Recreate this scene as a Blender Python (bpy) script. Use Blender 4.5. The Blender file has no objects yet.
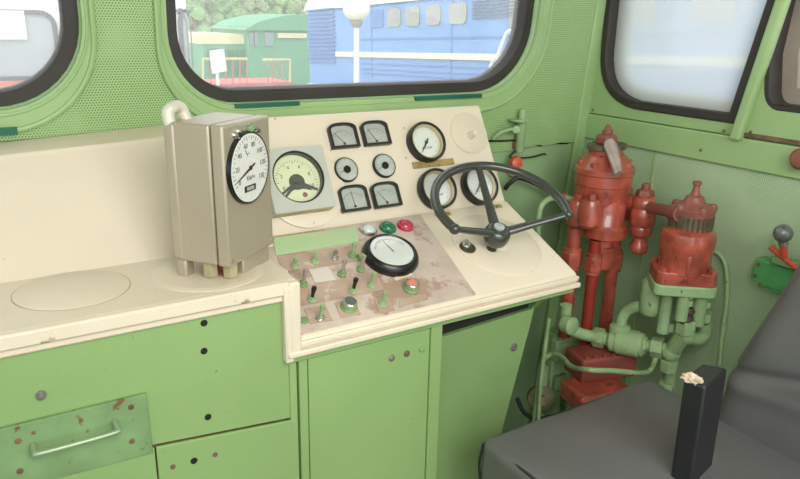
import bpy, bmesh, math, random
from mathutils import Vector, Matrix, noise
random.seed(7)
S = bpy.context.scene
COL = S.collection
PI = math.pi
R_ = math.radians

# ---------------------------------------------------------------- camera
F_PX, PITCH, YAW, ROLL, EYE = 700.0, R_(17.4), R_(32.5), R_(1.2), 1.6
fw = Vector((math.sin(YAW)*math.cos(PITCH), math.cos(YAW)*math.cos(PITCH), -math.sin(PITCH)))
r0 = Vector((math.cos(YAW), -math.sin(YAW), 0)); u0 = r0.cross(fw)
rt = r0*math.cos(ROLL) + u0*math.sin(ROLL); up = u0*math.cos(ROLL) - r0*math.sin(ROLL)
CAM = Vector((0, 0, EYE))
cd = bpy.data.cameras.new('camera'); cam = bpy.data.objects.new('camera', cd); COL.objects.link(cam)
cd.sensor_width = 36; cd.lens = F_PX*36/800; cd.clip_start = 0.02; cd.clip_end = 400
mw = Matrix((rt, up, -fw)).transposed().to_4x4(); mw.translation = CAM
cam.matrix_world = mw; S.camera = cam

# ---------------------------------------------------------------- light and exposure
w = bpy.data.worlds.new('world'); S.world = w; w.use_nodes = True
bgn = w.node_tree.nodes['Background']; bgn.inputs[0].default_value = (0.90, 0.95, 1.0, 1); bgn.inputs[1].default_value = 2.0
sd = bpy.data.lights.new('sun', 'SUN'); sun = bpy.data.objects.new('sun', sd); COL.objects.link(sun)
sd.energy = 0.9; sd.angle = R_(25); sd.color = (1, 0.96, 0.9)
sun.rotation_euler = Vector((0.75, 0.62, -1.0)).to_track_quat('-Z', 'Y').to_euler()
ad = bpy.data.lights.new('fill_light', 'AREA'); al = bpy.data.objects.new('fill_light', ad); COL.objects.link(al)  # soft fill added to brighten the cab, no fixture belongs to it
ad.energy = 50; ad.size = 1.3; ad.color = (1, 0.97, 0.92)
al.location = (0.5, -0.25, 2.2)
al.rotation_euler = (Vector((1.5, 1.15, 0.9)) - al.location).to_track_quat('-Z', 'Y').to_euler()
vs = S.view_settings; vs.view_transform = 'Standard'; vs.look = 'None'; vs.gamma = 1; vs.use_curve_mapping = False
vs.exposure = -0.12

# ---------------------------------------------------------------- rays of the eye point (used to measure the place)
def ray(x, y): return fw + rt*((x-400)/F_PX) - up*((y-239.5)/F_PX)
def onz(x, y, z): d = ray(x, y); return CAM + d*((z-EYE)/d.z)
def ony(x, y, Y): d = ray(x, y); return CAM + d*(Y/d.y)
def onx(x, y, X): d = ray(x, y); return CAM + d*(X/d.x)
def onp(x, y, P, n): d = ray(x, y); return CAM + d*((P-CAM).dot(n)/d.dot(n))
def frame(o, u, v):
    u = Vector(u).normalized(); v = Vector(v); v = (v - u*v.dot(u)).normalized(); n = u.cross(v)
    m = Matrix((u, v, n)).transposed().to_4x4(); m.translation = Vector(o); return m
def loc2(M, x, y, h=0.0):
    """local (u, v) of a sight line on the plane h above frame M"""
    n = M.col[2].xyz; P = M.translation + n*h
    q = M.inverted() @ onp(x, y, P, n); return q.x, q.y

# ---------------------------------------------------------------- materials
def lin(c):
    c = c/255.0
    return c/12.92 if c <= 0.04045 else ((c+0.055)/1.055)**2.4
def L3(r, g, b): return (lin(r), lin(g), lin(b), 1)
MT = {}
def mat(name, rgb, rough=0.5, metal=0.0, var=0.06, chip=None, chip_amt=0.0, chip_scale=30, bump=0.0, scale=8, spec=0.5, emit=0, coat=0.0):
    if name in MT: return MT[name]
    m = bpy.data.materials.new(name); m.use_nodes = True; nt = m.node_tree; N = nt.nodes; Lk = nt.links
    b = N['Principled BSDF']; b.inputs['Roughness'].default_value = rough; b.inputs['Metallic'].default_value = metal
    b.inputs['Specular IOR Level'].default_value = spec; b.inputs['Coat Weight'].default_value = coat
    tc = N.new('ShaderNodeTexCoord')
    nz = N.new('ShaderNodeTexNoise'); nz.inputs['Scale'].default_value = scale; nz.inputs['Detail'].default_value = 5
    Lk.new(tc.outputs['Object'], nz.inputs['Vector'])
    r = N.new('ShaderNodeValToRGB'); c = L3(*rgb)
    r.color_ramp.elements[0].position = 0.3; r.color_ramp.elements[1].position = 0.7
    r.color_ramp.elements[0].color = tuple(max(0, k*(1-var*1.6)) for k in c[:3]) + (1,)
    r.color_ramp.elements[1].color = tuple(min(1, k*(1+var)) for k in c[:3]) + (1,)
    Lk.new(nz.outputs['Fac'], r.inputs[0]); out = r.outputs[0]
    if chip:
        n2 = N.new('ShaderNodeTexNoise'); n2.inputs['Scale'].default_value = chip_scale; n2.inputs['Detail'].default_value = 8; n2.inputs['Roughness'].default_value = 0.65
        Lk.new(tc.outputs['Object'], n2.inputs['Vector'])
        r2 = N.new('ShaderNodeValToRGB'); e = r2.color_ramp.elements
        e[0].position = 0.5+0.2*(1-chip_amt)-0.015; e[0].color = (0, 0, 0, 1); e[1].position = e[0].position+0.05; e[1].color = (1, 1, 1, 1)
        Lk.new(n2.outputs['Fac'], r2.inputs[0])
        mx = N.new('ShaderNodeMix'); mx.data_type = 'RGBA'; Lk.new(r2.outputs[0], mx.inputs[0]); Lk.new(out, mx.inputs[6]); mx.inputs[7].default_value = L3(*chip); out = mx.outputs[2]
    Lk.new(out, b.inputs['Base Color'])
    if emit: Lk.new(out, b.inputs['Emission Color']); b.inputs['Emission Strength'].default_value = emit
    if bump:
        bp = N.new('ShaderNodeBump'); bp.inputs['Strength'].default_value = bump; bp.inputs['Distance'].default_value = 0.004
        Lk.new(nz.outputs['Fac'], bp.inputs['Height']); Lk.new(bp.outputs[0], b.inputs['Normal'])
    MT[name] = m; return m
def perforated(name, rgb, hole, axis, pitch=0.0060, rad=0.28, fill=0.5):
    m = bpy.data.materials.new(name); m.use_nodes = True; nt = m.node_tree; N = nt.nodes; Lk = nt.links
    b = N['Principled BSDF']; b.inputs['Roughness'].default_value = 0.45
    tc = N.new('ShaderNodeTexCoord'); sp = N.new('ShaderNodeSeparateXYZ'); Lk.new(tc.outputs['Object'], sp.inputs[0])
    def mth(op, a, c=None, d=None):
        n = N.new('ShaderNodeMath'); n.operation = op
        for i, v in enumerate((a, c, d)):
            if v is None: continue
            if isinstance(v, (int, float)): n.inputs[i].default_value = v
            else: Lk.new(v, n.inputs[i])
        return n.outputs[0]
    u = mth('DIVIDE', sp.outputs[0 if axis == 'x' else 1], pitch); v = mth('DIVIDE', sp.outputs[2], pitch*1.732)
    def dist(off):
        a = mth('SUBTRACT', mth('FRACT', mth('ADD', u, off)), 0.5); c = mth('MULTIPLY', mth('SUBTRACT', mth('FRACT', mth('ADD', v, off)), 0.5), 1.732)
        return mth('SQRT', mth('ADD', mth('MULTIPLY', a, a), mth('MULTIPLY', c, c)))
    d = mth('MINIMUM', dist(100.0), dist(100.5))
    h = mth('SMOOTH_MIN', 1.0, mth('DIVIDE', mth('MAXIMUM', mth('SUBTRACT', rad+0.05, d), 0.0), 0.1), 0.05)
    nz = N.new('ShaderNodeTexNoise'); nz.inputs['Scale'].default_value = 9; nz.inputs['Detail'].default_value = 6; Lk.new(tc.outputs['Object'], nz.inputs['Vector'])
    rr = N.new('ShaderNodeValToRGB'); rr.color_ramp.elements[0].position = fill-0.14; rr.color_ramp.elements[1].position = fill+0.1
    rr.color_ramp.elements[0].color = (0.25, 0.25, 0.25, 1); Lk.new(nz.outputs['Fac'], rr.inputs[0])
    hm = mth('MULTIPLY', h, rr.outputs[0])
    r = N.new('ShaderNodeValToRGB'); c = L3(*rgb); r.color_ramp.elements[0].color = tuple(k*0.9 for k in c[:3])+(1,); r.color_ramp.elements[1].color = tuple(min(1, k*1.1) for k in c[:3])+(1,)
    Lk.new(nz.outputs['Fac'], r.inputs[0])
    mx = N.new('ShaderNodeMix'); mx.data_type = 'RGBA'; Lk.new(hm, mx.inputs[0]); Lk.new(r.outputs[0], mx.inputs[6]); mx.inputs[7].default_value = L3(*hole)
    Lk.new(mx.outputs[2], b.inputs['Base Color'])
    bp = N.new('ShaderNodeBump'); bp.inputs['Strength'].default_value = 0.5; bp.inputs['Distance'].default_value = 0.002; bp.invert = True
    Lk.new(hm, bp.inputs['Height']); Lk.new(bp.outputs[0], b.inputs['Normal'])
    return m
def glass(name, haze=0.08, tint=(255, 255, 255), rough=0.0):
    m = bpy.data.materials.new(name); m.use_nodes = True; nt = m.node_tree; N = nt.nodes; Lk = nt.links; N.remove(N['Principled BSDF'])
    o = N['Material Output']; t = N.new('ShaderNodeBsdfTransparent'); g = N.new('ShaderNodeBsdfGlossy'); g.inputs['Roughness'].default_value = 0.03
    d = N.new('ShaderNodeBsdfDiffuse'); d.inputs[0].default_value = L3(*tint); tl = N.new('ShaderNodeBsdfTranslucent'); tl.inputs[0].default_value = L3(*tint)
    a = N.new('ShaderNodeAddShader'); Lk.new(d.outputs[0], a.inputs[0]); Lk.new(tl.outputs[0], a.inputs[1])
    m1 = N.new('ShaderNodeMixShader'); m1.inputs[0].default_value = haze
    mm = N.new('ShaderNodeMixShader'); mm.inputs[0].default_value = 0.5; Lk.new(d.outputs[0], mm.inputs[1]); Lk.new(tl.outputs[0], mm.inputs[2])
    Lk.new(t.outputs[0], m1.inputs[1]); Lk.new(mm.outputs[0], m1.inputs[2])
    fr = N.new('ShaderNodeLayerWeight'); fr.inputs[0].default_value = 0.12; fm = N.new('ShaderNodeMath'); fm.operation = 'MULTIPLY_ADD'; Lk.new(fr.outputs[1], fm.inputs[0]); fm.inputs[1].default_value = 0.35; fm.inputs[2].default_value = 0.02
    m2 = N.new('ShaderNodeMixShader'); Lk.new(fm.outputs[0], m2.inputs[0]); Lk.new(m1.outputs[0], m2.inputs[1]); Lk.new(g.outputs[0], m2.inputs[2])
    Lk.new(m2.outputs[0], o.inputs[0]); return m

G_PAINT = mat('green_paint', (140, 172, 110), 0.42, var=0.05, chip=(105, 95, 60), chip_amt=0.06, chip_scale=60, scale=3)
G_WALL = mat('green_wall_paint', (154, 184, 128), 0.4, var=0.06, scale=4, bump=0.2)
G_LOW = mat('green_lower_wall', (150, 180, 134), 0.5, var=0.1, scale=6)
G_PIPE = mat('green_pipe_paint', (154, 182, 134), 0.4, var=0.12, chip=(120, 85, 60), chip_amt=0.22, chip_scale=45, scale=20, bump=0.3)
G_WORN = mat('worn_green_plate', (124, 156, 106), 0.5, var=0.16, chip=(118, 84, 48), chip_amt=0.38, chip_scale=34, scale=12, bump=0.2)
G_DARK = mat('dark_green', (20, 98, 72), 0.4)
G_DOOR = mat('green_dull_door', (124, 154, 98), 0.45, var=0.08, chip=(90, 85, 60), chip_amt=0.05, chip_scale=60, scale=3)
G_BRIGHT = mat('bright_green_enamel', (84, 160, 96), 0.4, var=0.12, chip=(110, 70, 50), chip_amt=0.2, chip_scale=50, scale=25)
CREAM = mat('cream_paint', (222, 209, 189), 0.38, var=0.035, chip=(196, 180, 140), chip_amt=0.06, chip_scale=26, scale=3)
CREAMW = mat('cream_worn_edge', (226, 214, 192), 0.4, var=0.04, chip=(160, 148, 108), chip_amt=0.2, chip_scale=22, scale=8)
CORR = mat('worn_brown_plate', (204, 186, 174), 0.5, 0.1, var=0.10, chip=(176, 146, 130), chip_amt=0.75, chip_scale=9, scale=16, bump=0.15)
CORR2 = mat('worn_brown_strip', (190, 164, 146), 0.5, 0.1, var=0.12, chip=(206, 190, 176), chip_amt=0.5, chip_scale=22, scale=20)
PALE = mat('pale_worn_patch', (214, 204, 196), 0.5, var=0.06)
LGREEN = mat('pale_green_plate', (178, 202, 156), 0.5, var=0.06)
BLACK = mat('black_plastic', (24, 24, 24), 0.3, var=0.1)
RUBBER = mat('black_rubber', (52, 47, 44), 0.6, var=0.12, scale=14)
BEZEL = mat('dark_bezel', (50, 52, 50), 0.3, 0.3, var=0.1)
DIALW = mat('dial_white', (222, 226, 222), 0.5, var=0.03)
DIALG = mat('dial_grey', (176, 182, 176), 0.5, var=0.08, scale=30)
DIALY = mat('dial_greenish', (222, 228, 190), 0.5, var=0.03)
CHROME = mat('chrome', (200, 200, 196), 0.25, 0.9, var=0.05)
STEEL = mat('dull_steel', (150, 148, 140), 0.4, 0.7, var=0.1)
BOXP = mat('beige_metallic_paint', (180, 170, 150), 0.36, 0.35, var=0.04, scale=3, chip=(140, 130, 105), chip_amt=0.04, chip_scale=40)
GREYP = mat('light_grey_enamel', (184, 186, 178), 0.4, var=0.04, chip=(150, 150, 110), chip_amt=0.12, chip_scale=35)
OLDY = mat('stained_edge', (176, 164, 118), 0.5, var=0.15, scale=20)
BRASS = mat('aged_brass', (176, 152, 96), 0.45, 0.3, var=0.2, chip=(120, 96, 50), chip_amt=0.5, chip_scale=50, scale=25)
RED = mat('red_enamel', (172, 82, 66), 0.3, var=0.22, scale=22, chip=(122, 52, 44), chip_amt=0.45, chip_scale=26, bump=0.7, coat=0.5)
REDD = mat('dull_dark_red', (142, 84, 74), 0.45, var=0.18, chip=(96, 66, 56), chip_amt=0.4, chip_scale=40, scale=20)
REDB = mat('faded_red_block', (148, 74, 66), 0.5, var=0.2, chip=(110, 70, 60), chip_amt=0.35, chip_scale=20, scale=10)
REDO = mat('orange_red', (204, 88, 62), 0.4, var=0.1)
RIBB = mat('grey_ribbed_metal', (110, 100, 84), 0.5, 0.4, var=0.2, scale=30)
LEVERG = mat('pale_worn_lever', (176, 160, 152), 0.4, 0.3, var=0.14, scale=30)
VINYL = mat('grey_vinyl', (98, 98, 98), 0.33, var=0.06, scale=5, bump=0.35)
VINYLB = mat('black_vinyl', (34, 35, 37), 0.4, var=0.1, scale=8, bump=0.2)
FOAM = mat('torn_foam', (216, 196, 172), 0.9, var=0.25, scale=60, bump=1.0)
WHEELM = mat('dark_wheel_enamel', (62, 64, 60), 0.25, 0.1, var=0.08, coat=0.4)
DARK = mat('dark_gap', (22, 22, 20), 0.8)
RUST = mat('rusty_brown', (120, 92, 70), 0.6, var=0.3, scale=20)
WIREB = mat('dark_wire', (40, 42, 38), 0.5)
LG = mat('green_lens', (20, 110, 70), 0.15, var=0.1, coat=0.8)
LR = mat('crimson_lens', (178, 48, 78), 0.2, var=0.1, coat=0.8)
LW = mat('clear_lens', (208, 212, 210), 0.2, var=0.05, coat=0.8)
LP = mat('pink_lens', (226, 130, 116), 0.25, var=0.05, coat=0.6)
FLOORM = mat('floor_brown', (104, 84, 66), 0.7, var=0.2, scale=5)
PERF_F = perforated('perforated_green_front', (160, 192, 132), (96, 130, 74), 'x', fill=0.42)
PERF_S = perforated('perforated_green_side', (176, 200, 162), (118, 150, 108), 'y', fill=0.48)
GLASSF = glass('window_glass', 0.13); GLASSS = glass('dusty_window_glass', 0.62, (240, 242, 243)); DGLASS = glass('dial_glass', 0.015)

# ---------------------------------------------------------------- mesh builder
class MB:
    def __init__(s): s.bm = bmesh.new()
    def _add(s, fn, M):
        n = len(s.bm.verts); fn(); s.bm.verts.ensure_lookup_table()
        for v in s.bm.verts[n:]: v.co = M @ v.co
    def box(s, c, d, M=Matrix()):
        c = Vector(c); d = Vector(d)/2
        def fn():
            v = [s.bm.verts.new((c.x+sx*d.x, c.y+sy*d.y, c.z+sz*d.z)) for sx in (-1, 1) for sy in (-1, 1) for sz in (-1, 1)]
            for f in ((0, 1, 3, 2), (4, 6, 7, 5), (0, 4, 5, 1), (2, 3, 7, 6), (0, 2, 6, 4), (1, 5, 7, 3)): s.bm.faces.new([v[i] for i in f])
        s._add(fn, M); return s
    def lathe(s, prof, o=(0, 0, 0), ax=(0, 0, 1), seg=32, sx=1.0, sy=1.0, M=Matrix(), ang=0, cap=True):
        q = Vector((0, 0, 1)).rotation_difference(Vector(ax).normalized()).to_matrix().to_4x4()
        T = M @ Matrix.Translation(Vector(o)) @ q
        def fn():
            rings = []
            for r, h in prof:
                if r <= 1e-6: rings.append([s.bm.verts.new((0, 0, h))])
                else: rings.append([s.bm.verts.new((r*sx*math.cos(2*PI*(i+ang)/seg), r*sy*math.sin(2*PI*(i+ang)/seg), h)) for i in range(seg)])
            for a, b in zip(rings, rings[1:]):
                if len(a) == 1 and len(b) == 1: continue
                for i in range(seg):
                    j = (i+1) % seg
                    if len(a) == 1: s.bm.faces.new((a[0], b[i], b[j]))
                    elif len(b) == 1: s.bm.faces.new((a[i], a[j], b[0]))
                    else: s.bm.faces.new((a[i], a[j], b[j], b[i]))
            if cap and len(rings[0]) > 1: s.bm.faces.new(rings[0][::-1])
            if cap and len(rings[-1]) > 1: s.bm.faces.new(rings[-1])
        s._add(fn, T); return s
    def cyl(s, a, b, r, r2=None, seg=20, M=Matrix(), ang=0):
        a = Vector(a); b = Vector(b); return s.lathe([(r, 0), (r if r2 is None else r2, (b-a).length)], a, b-a, seg, M=M, ang=ang)
    def hexa(s, a, b, r): return s.cyl(a, b, r, seg=6, ang=0.5)
    def ball(s, c, r, seg=20, sz=1.0, ax=(0, 0, 1)):
        return s.lathe([(r*math.sin(PI*i/10), -r*sz*math.cos(PI*i/10)) for i in range(11)], c, ax, seg)
    def prism(s, pts, h0, h1, M=Matrix()):
        def fn():
            a = [s.bm.verts.new((p[0], p[1], h0)) for p in pts]; b = [s.bm.verts.new((p[0], p[1], h1)) for p in pts]
            n = len(pts); s.bm.faces.new(a[::-1]); s.bm.faces.new(b)
            for i in range(n): s.bm.faces.new((a[i], a[(i+1) % n], b[(i+1) % n], b[i]))
        s._add(fn, M); return s
    def tube(s, pts, r, seg=12, sm=6, closed=False, M=Matrix()):
        P = [Vector(p) for p in pts]
        if sm and len(P) > 2:
            Q = []; n = len(P); rng = range(n if closed else n-1)
            for i in rng:
                p0 = P[i-1] if (closed or i > 0) else P[0]*2-P[1]; p1 = P[i]; p2 = P[(i+1) % n]
                p3 = P[(i+2) % n] if (closed or i+2 < n) else P[-1]*2-P[-2]
                for k in range(sm):
                    t = k/sm; Q.append(0.5*((2*p1)+(p2-p0)*t+(2*p0-5*p1+4*p2-p3)*t*t+(3*p1-p0-3*p2+p3)*t*t*t))
            if not closed: Q.append(P[-1])
            P = Q
        def fn():
            rings = []; prev = None; n = len(P)
            for i, p in enumerate(P):
                t = (P[(i+1) % n]-P[i-1]) if closed else (P[min(i+1, n-1)]-P[max(i-1, 0)])
                t.normalize()
                if prev is None: a = Vector((0, 0, 1)) if abs(t.z) < 0.9 else Vector((1, 0, 0)); x = t.cross(a).normalized()
                else: x = (prev - t*prev.dot(t)).normalized()
                prev = x; y = t.cross(x)
                rings.append([s.bm.verts.new(p + x*r*math.cos(2*PI*k/seg)+y*r*math.sin(2*PI*k/seg)) for k in range(seg)])
            m = len(rings)
            for i in range(m if closed else m-1):
                a, b = rings[i], rings[(i+1) % m]
                for k in range(seg): s.bm.faces.new((a[k], a[(k+1) % seg], b[(k+1) % seg], b[k]))
            if not closed: s.bm.faces.new(rings[0][::-1]); s.bm.faces.new(rings[-1])
        s._add(fn, M); return s
    def build(s, name, m, parent=None, bevel=0.0, world=False, seg=2):
        """world=True: vertices were given in world space, the parent's frame is taken out"""
        if world and parent is not None:
            I = parent.matrix_basis.inverted()
            for v in s.bm.verts: v.co = I @ v.co
        bmesh.ops.recalc_face_normals(s.bm, faces=s.bm.faces[:])
        me = bpy.data.meshes.new(name); s.bm.to_mesh(me); s.bm.free()
        me.shade_smooth(); me.set_sharp_from_angle(angle=R_(38))
        for k in (m if isinstance(m, (list, tuple)) else [m]): me.materials.append(k)
        o = bpy.data.objects.new(name, me); COL.objects.link(o)
        if parent is not None: o.parent = parent
        if bevel:
            b = o.modifiers.new('bevel', 'BEVEL'); b.width = bevel; b.segments = seg; b.limit_method = 'ANGLE'; b.angle_limit = R_(35); b.harden_normals = False
        return o
def thing(name, label, cat, M=None, loc=None, group=None):
    o = bpy.data.objects.new(name, None); o.empty_display_size = 0.05; COL.objects.link(o)
    if M is not None: o.matrix_basis = M
    elif loc is not None: o.location = loc; o.matrix_basis = Matrix.Translation(Vector(loc))
    o['label'] = label; o['category'] = cat
    if group: o['group'] = group
    return o
def tag(o, label, cat, group=None):
    o['label'] = label; o['category'] = cat
    if group: o['group'] = group
    return o
def struct(o): o['kind'] = 'structure'; return o
def copy_tree(o, parent=None):
    c = o.copy(); COL.objects.link(c)
    if parent: c.parent = parent
    for ch in [k for k in bpy.data.objects if k.parent == o]: copy_tree(ch, c)
    return c
def text(txt, size, m, parent, x, y, z, name='lettering', rot=0.0):
    cu = bpy.data.curves.new('t', 'FONT'); cu.body = txt; cu.size = size; cu.align_x = 'CENTER'; cu.align_y = 'CENTER'; cu.extrude = 0.0002
    tmp = bpy.data.objects.new('t', cu); COL.objects.link(tmp); bpy.context.view_layer.update()
    me = bpy.data.meshes.new_from_object(tmp.evaluated_get(bpy.context.evaluated_depsgraph_get()))
    bpy.data.objects.remove(tmp); bpy.data.curves.remove(cu)
    me.transform(Matrix.Translation((x, y, z)) @ Matrix.Rotation(rot, 4, 'Z')); me.materials.clear(); me.materials.append(m); me.name = name
    return me
def plate(name, loops, th, m, M=Matrix(), parent=None, bevel=0.0):
    """flat sheet with holes; loops in the frame's plane, world mesh; th = (h0, h1)"""
    cu = bpy.data.curves.new('p', 'CURVE'); cu.dimensions = '2D'; cu.fill_mode = 'BOTH'; cu.extrude = abs(th[1]-th[0])/2
    for lp in loops:
        sp = cu.splines.new('POLY'); sp.points.add(len(lp)-1); sp.use_cyclic_u = True
        for i, p in enumerate(lp): sp.points[i].co = (p[0], p[1], 0, 1)
    tmp = bpy.data.objects.new('p', cu); COL.objects.link(tmp); bpy.context.view_layer.update()
    me = bpy.data.meshes.new_from_object(tmp.evaluated_get(bpy.context.evaluated_depsgraph_get()))
    bpy.data.objects.remove(tmp); bpy.data.curves.remove(cu)
    me.transform(M @ Matrix.Translation((0, 0, (th[0]+th[1])/2))); me.materials.clear(); me.materials.append(m); me.name = name
    bm = bmesh.new(); bm.from_mesh(me); bmesh.ops.remove_doubles(bm, verts=bm.verts[:], dist=1e-5); bmesh.ops.recalc_face_normals(bm, faces=bm.faces[:]); bm.to_mesh(me); bm.free()
    o = bpy.data.objects.new(name, me); COL.objects.link(o)
    if parent is not None: o.parent = parent
    if bevel:
        b = o.modifiers.new('bevel', 'BEVEL'); b.width = bevel; b.segments = 2; b.limit_method = 'ANGLE'; b.angle_limit = R_(40)
    return o
def rrect(x0, y0, x1, y1, r, seg=10):
    """rounded rectangle; r = one radius or (bl, br, tr, tl)"""
    if not isinstance(r, (tuple, list)): r = (r,)*4
    out = []
    for (cx, cy, a0, rr) in ((x0, y0, PI, r[0]), (x1, y0, 1.5*PI, r[1]), (x1, y1, 0, r[2]), (x0, y1, PI/2, r[3])):
        if rr <= 0: out.append((cx, cy)); continue
        ox = cx + (rr if cx == x0 else -rr); oy = cy + (rr if cy == y0 else -rr)
        for i in range(seg+1):
            a = a0 + (PI/2)*i/seg; out.append((ox+rr*math.cos(a), oy+rr*math.sin(a)))
    return out
def inset(lp, d):
    """move a closed counter-clockwise loop inwards by d (outwards if negative)"""
    n = len(lp); out = []
    for i in range(n):
        a = Vector(lp[i-1]); b = Vector(lp[i]); c = Vector(lp[(i+1) % n])
        e1 = (b-a); e2 = (c-b)
        if e1.length < 1e-7: e1 = e2
        if e2.length < 1e-7: e2 = e1
        e1 = e1.normalized(); e2 = e2.normalized()
        n1 = Vector((-e1.y, e1.x)); n2 = Vector((-e2.y, e2.x)); k = (n1+n2); l = k.length
        k = k/l if l > 1e-6 else n1; cosv = max(0.4, k.dot(n1)); out.append(tuple(b + k*(d/cosv)))
    return out
def slant(lp, k, y0=0.0): return [(x + k*(y-y0), y) for x, y in lp]

# ---------------------------------------------------------------- frames of the place
FWM = frame((0, 1.6, 1.25), (1, 0, 0), (0, -0.081, 0.9967))            # front wall, u = X, v = up, n = into the cab
SWM = frame((1.72, 1.6, 1.25), (0, -1, 0), (0, 0, 1))                  # right wall, u = towards the rear, v = up
PNM = frame((0, 1.365, 1.15), (1, 0, 0), (0, 0.5, 0.866))              # sloping instrument panel
DA = R_(23.6)
DKM = frame((0, 1.365, 1.15), (1, 0, 0), (0, math.cos(DA), math.sin(DA)))   # sloping desk
def at(M, x, y, h=0.0, rz=0.0): return M @ Matrix.Translation((x, y, h)) @ Matrix.Rotation(rz, 4, 'Z')

# ================================================================ SETTING
W1O = rrect(-0.90, 0.122, 0.262, 0.85, 0.19, 14); W2O = rrect(0.380, 0.108, 1.494, 0.85, (0.18, 0.23, 0.17, 0.17), 14)
struct(MB().box((0.21, -0.04, -0.03), (3.14, 3.66, 0.06)).build('floor', FLOORM))
# front wall with two windshields
W1 = rrect(-0.86, 0.168, 0.238, 0.80, 0.17); W2 = rrect(0.405, 0.157, 1.452, 0.80, (0.16, 0.19, 0.15, 0.15))
struct(plate('wall_front', [[(-1.3, -1.25), (1.74, -1.25), (1.74, 1.05), (-1.3, 1.05)], W1, W2], (-0.06, -0.004), G_LOW, FWM))
# perforated inner lining, torn along its lower edge
jag = [(-1.3, 0.0)] + [(1.22 + i*0.023, -0.012 + random.uniform(-0.003, 0.003) - (0.006 if 3 < i < 9 else 0)) for i in range(20)] + [(1.672, -0.01)]
lin_o = plate('perforated_lining', [jag + [(1.672, 1.05), (-1.3, 1.05)], inset(W1, -0.012), inset(W2, -0.012)], (-0.002, 0.006), PERF_F, FWM); struct(lin_o); lin_o.name = 'wall_front.001'
dj = [(1.36+i*0.022, -0.006+random.uniform(-0.003, 0.003)) for i in range(15)]; struct(plate('torn_gap_shade', [dj[::-1] + [(x_, y_-random.uniform(0.004, 0.013)) for x_, y_ in dj]], (-0.0035, -0.001), DARK, FWM))  # dark strip laid in for the shade inside the torn gap
struct(plate('trim_1', [[(1.672, -1.25), (1.716, -1.25), (1.716, 1.05), (1.672, 1.05)]], (-0.003, 0.012), G_WALL, FWM, bevel=0.004))
for i, (W, n) in enumerate(((W1, 1), (W2, 2))):
    struct(plate('window_%d' % n, [inset(W, -0.004), inset(W, 0.028)], (-0.075, -0.022), RUBBER, FWM, bevel=0.008))
    wo = bpy.data.objects['window_%d' % n]
    g = plate('glass_pane', [inset(W, 0.024)], (-0.062, -0.056), GLASSF, FWM, parent=wo)
    WO = W1O if n == 1 else W2O
    fr = plate('window_frame', [WO, inset(W, -0.001)], (-0.004, 0.012), G_WALL, FWM, parent=wo, bevel=0.005)
    b = MB(); lp = inset(WO, 0.004); b.tube([FWM @ Vector((p[0], p[1], 0.012)) for p in lp], 0.006, 8, 0, closed=True)
    b.tube([FWM @ Vector((p[0], p[1], 0.012)) for p in inset(W, -0.010)], 0.0035, 8, 0, closed=True)
    b.build('frame_bead', G_WALL, wo)
for (x0, x1, y, hgt, nm) in ((loc2(FWM, 236, 104, 0.02)[0], loc2(FWM, 300, 104, 0.02)[0], loc2(FWM, 280, 104.5, 0.02)[1], 0.008, 'trim_4'), (loc2(FWM, 416, 98, 0.02)[0], loc2(FWM, 482, 98, 0.02)[0], loc2(FWM, 448, 97.5, 0.02)[1], 0.010, 'trim_5'), (-0.16, 0.10, 0.128, 0.014, 'trim_6')):
    struct(MB().box(((x0+x1)/2, y, 0.014), (x1-x0, hgt, 0.012), FWM).build(nm, G_DARK))
# right wall
sw1 = [loc2(SWM, *q) for q in ((603.5, 0), (603.5, 48), (607, 66), (614, 82), (624, 97), (633, 106), (641, 111), (736, 123), (778, 0))]
def arc3(a, b, c, n=5): return [tuple(Vector(a)*(1-t)**2 + Vector(b)*2*t*(1-t) + Vector(c)*t*t) for t in [k/n for k in range(1, n)]]
uL = sw1[1][0]; zb = sw1[6][1]; uR, zR = sw1[7]; kk = (sw1[8][0]-uR)/(sw1[8][1]-zR)
zt = 0.80
SW1 = [(uL, 0.28)] + arc3((uL, 0.28), (uL, zb+0.02), (uL+0.15, zb+0.005), 8) + [(uL+0.15, zb+0.005), (uR, zR), (uR+kk*(zt-zR), zt), (uL+0.08, zt), (uL, zt-0.08)]
q2 = [loc2(SWM, *q) for q in ((770, 62), (766, 92), (775, 106), (800, 112))]
u2 = q2[1][0]; z2 = q2[3][1]
SW2 = [(u2-0.012, z2+0.13)] + [(u2, z2+0.05)] + arc3((u2, z2+0.05), (u2+0.005, z2+0.005), (u2+0.04, z2), 5) + [(u2+0.04, z2), (u2+0.55, z2), (u2+0.60, z2+0.05), (u2+0.60, zt), (u2+0.02, zt)]
struct(plate('wall_right', [[(-0.14, -1.25), (3.3, -1.25), (3.3, 1.05), (-0.02, 1.05), (-0.02, 0.0)], SW1, SW2], (-0.07, -0.006), G_WALL, SWM))
lo = struct(plate('wall_right_lining', [[(-0.10, -1.25), (3.3, -1.25), (3.3, 0.0), (0.0, 0.0)]], (-0.006, 0.0), PERF_S, SWM)); lo.name = 'wall_right.001'
struct(plate('trim_2', [[(0.0, 0.0), (3.3, 0.0), (3.3, 0.012), (3.3, 0.078), (0.0, 0.078)]], (-0.006, 0.012), G_WALL, SWM, bevel=0.004))
pf = plate('trim_3', [[(0.0, 0.081), (3.3, 0.081), (3.3, 1.05), (0.0, 1.05)], inset(SW1, -0.001), inset(SW2, -0.001)], (-0.006, 0.006), G_WALL, SWM, bevel=0.002); struct(pf)
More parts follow.
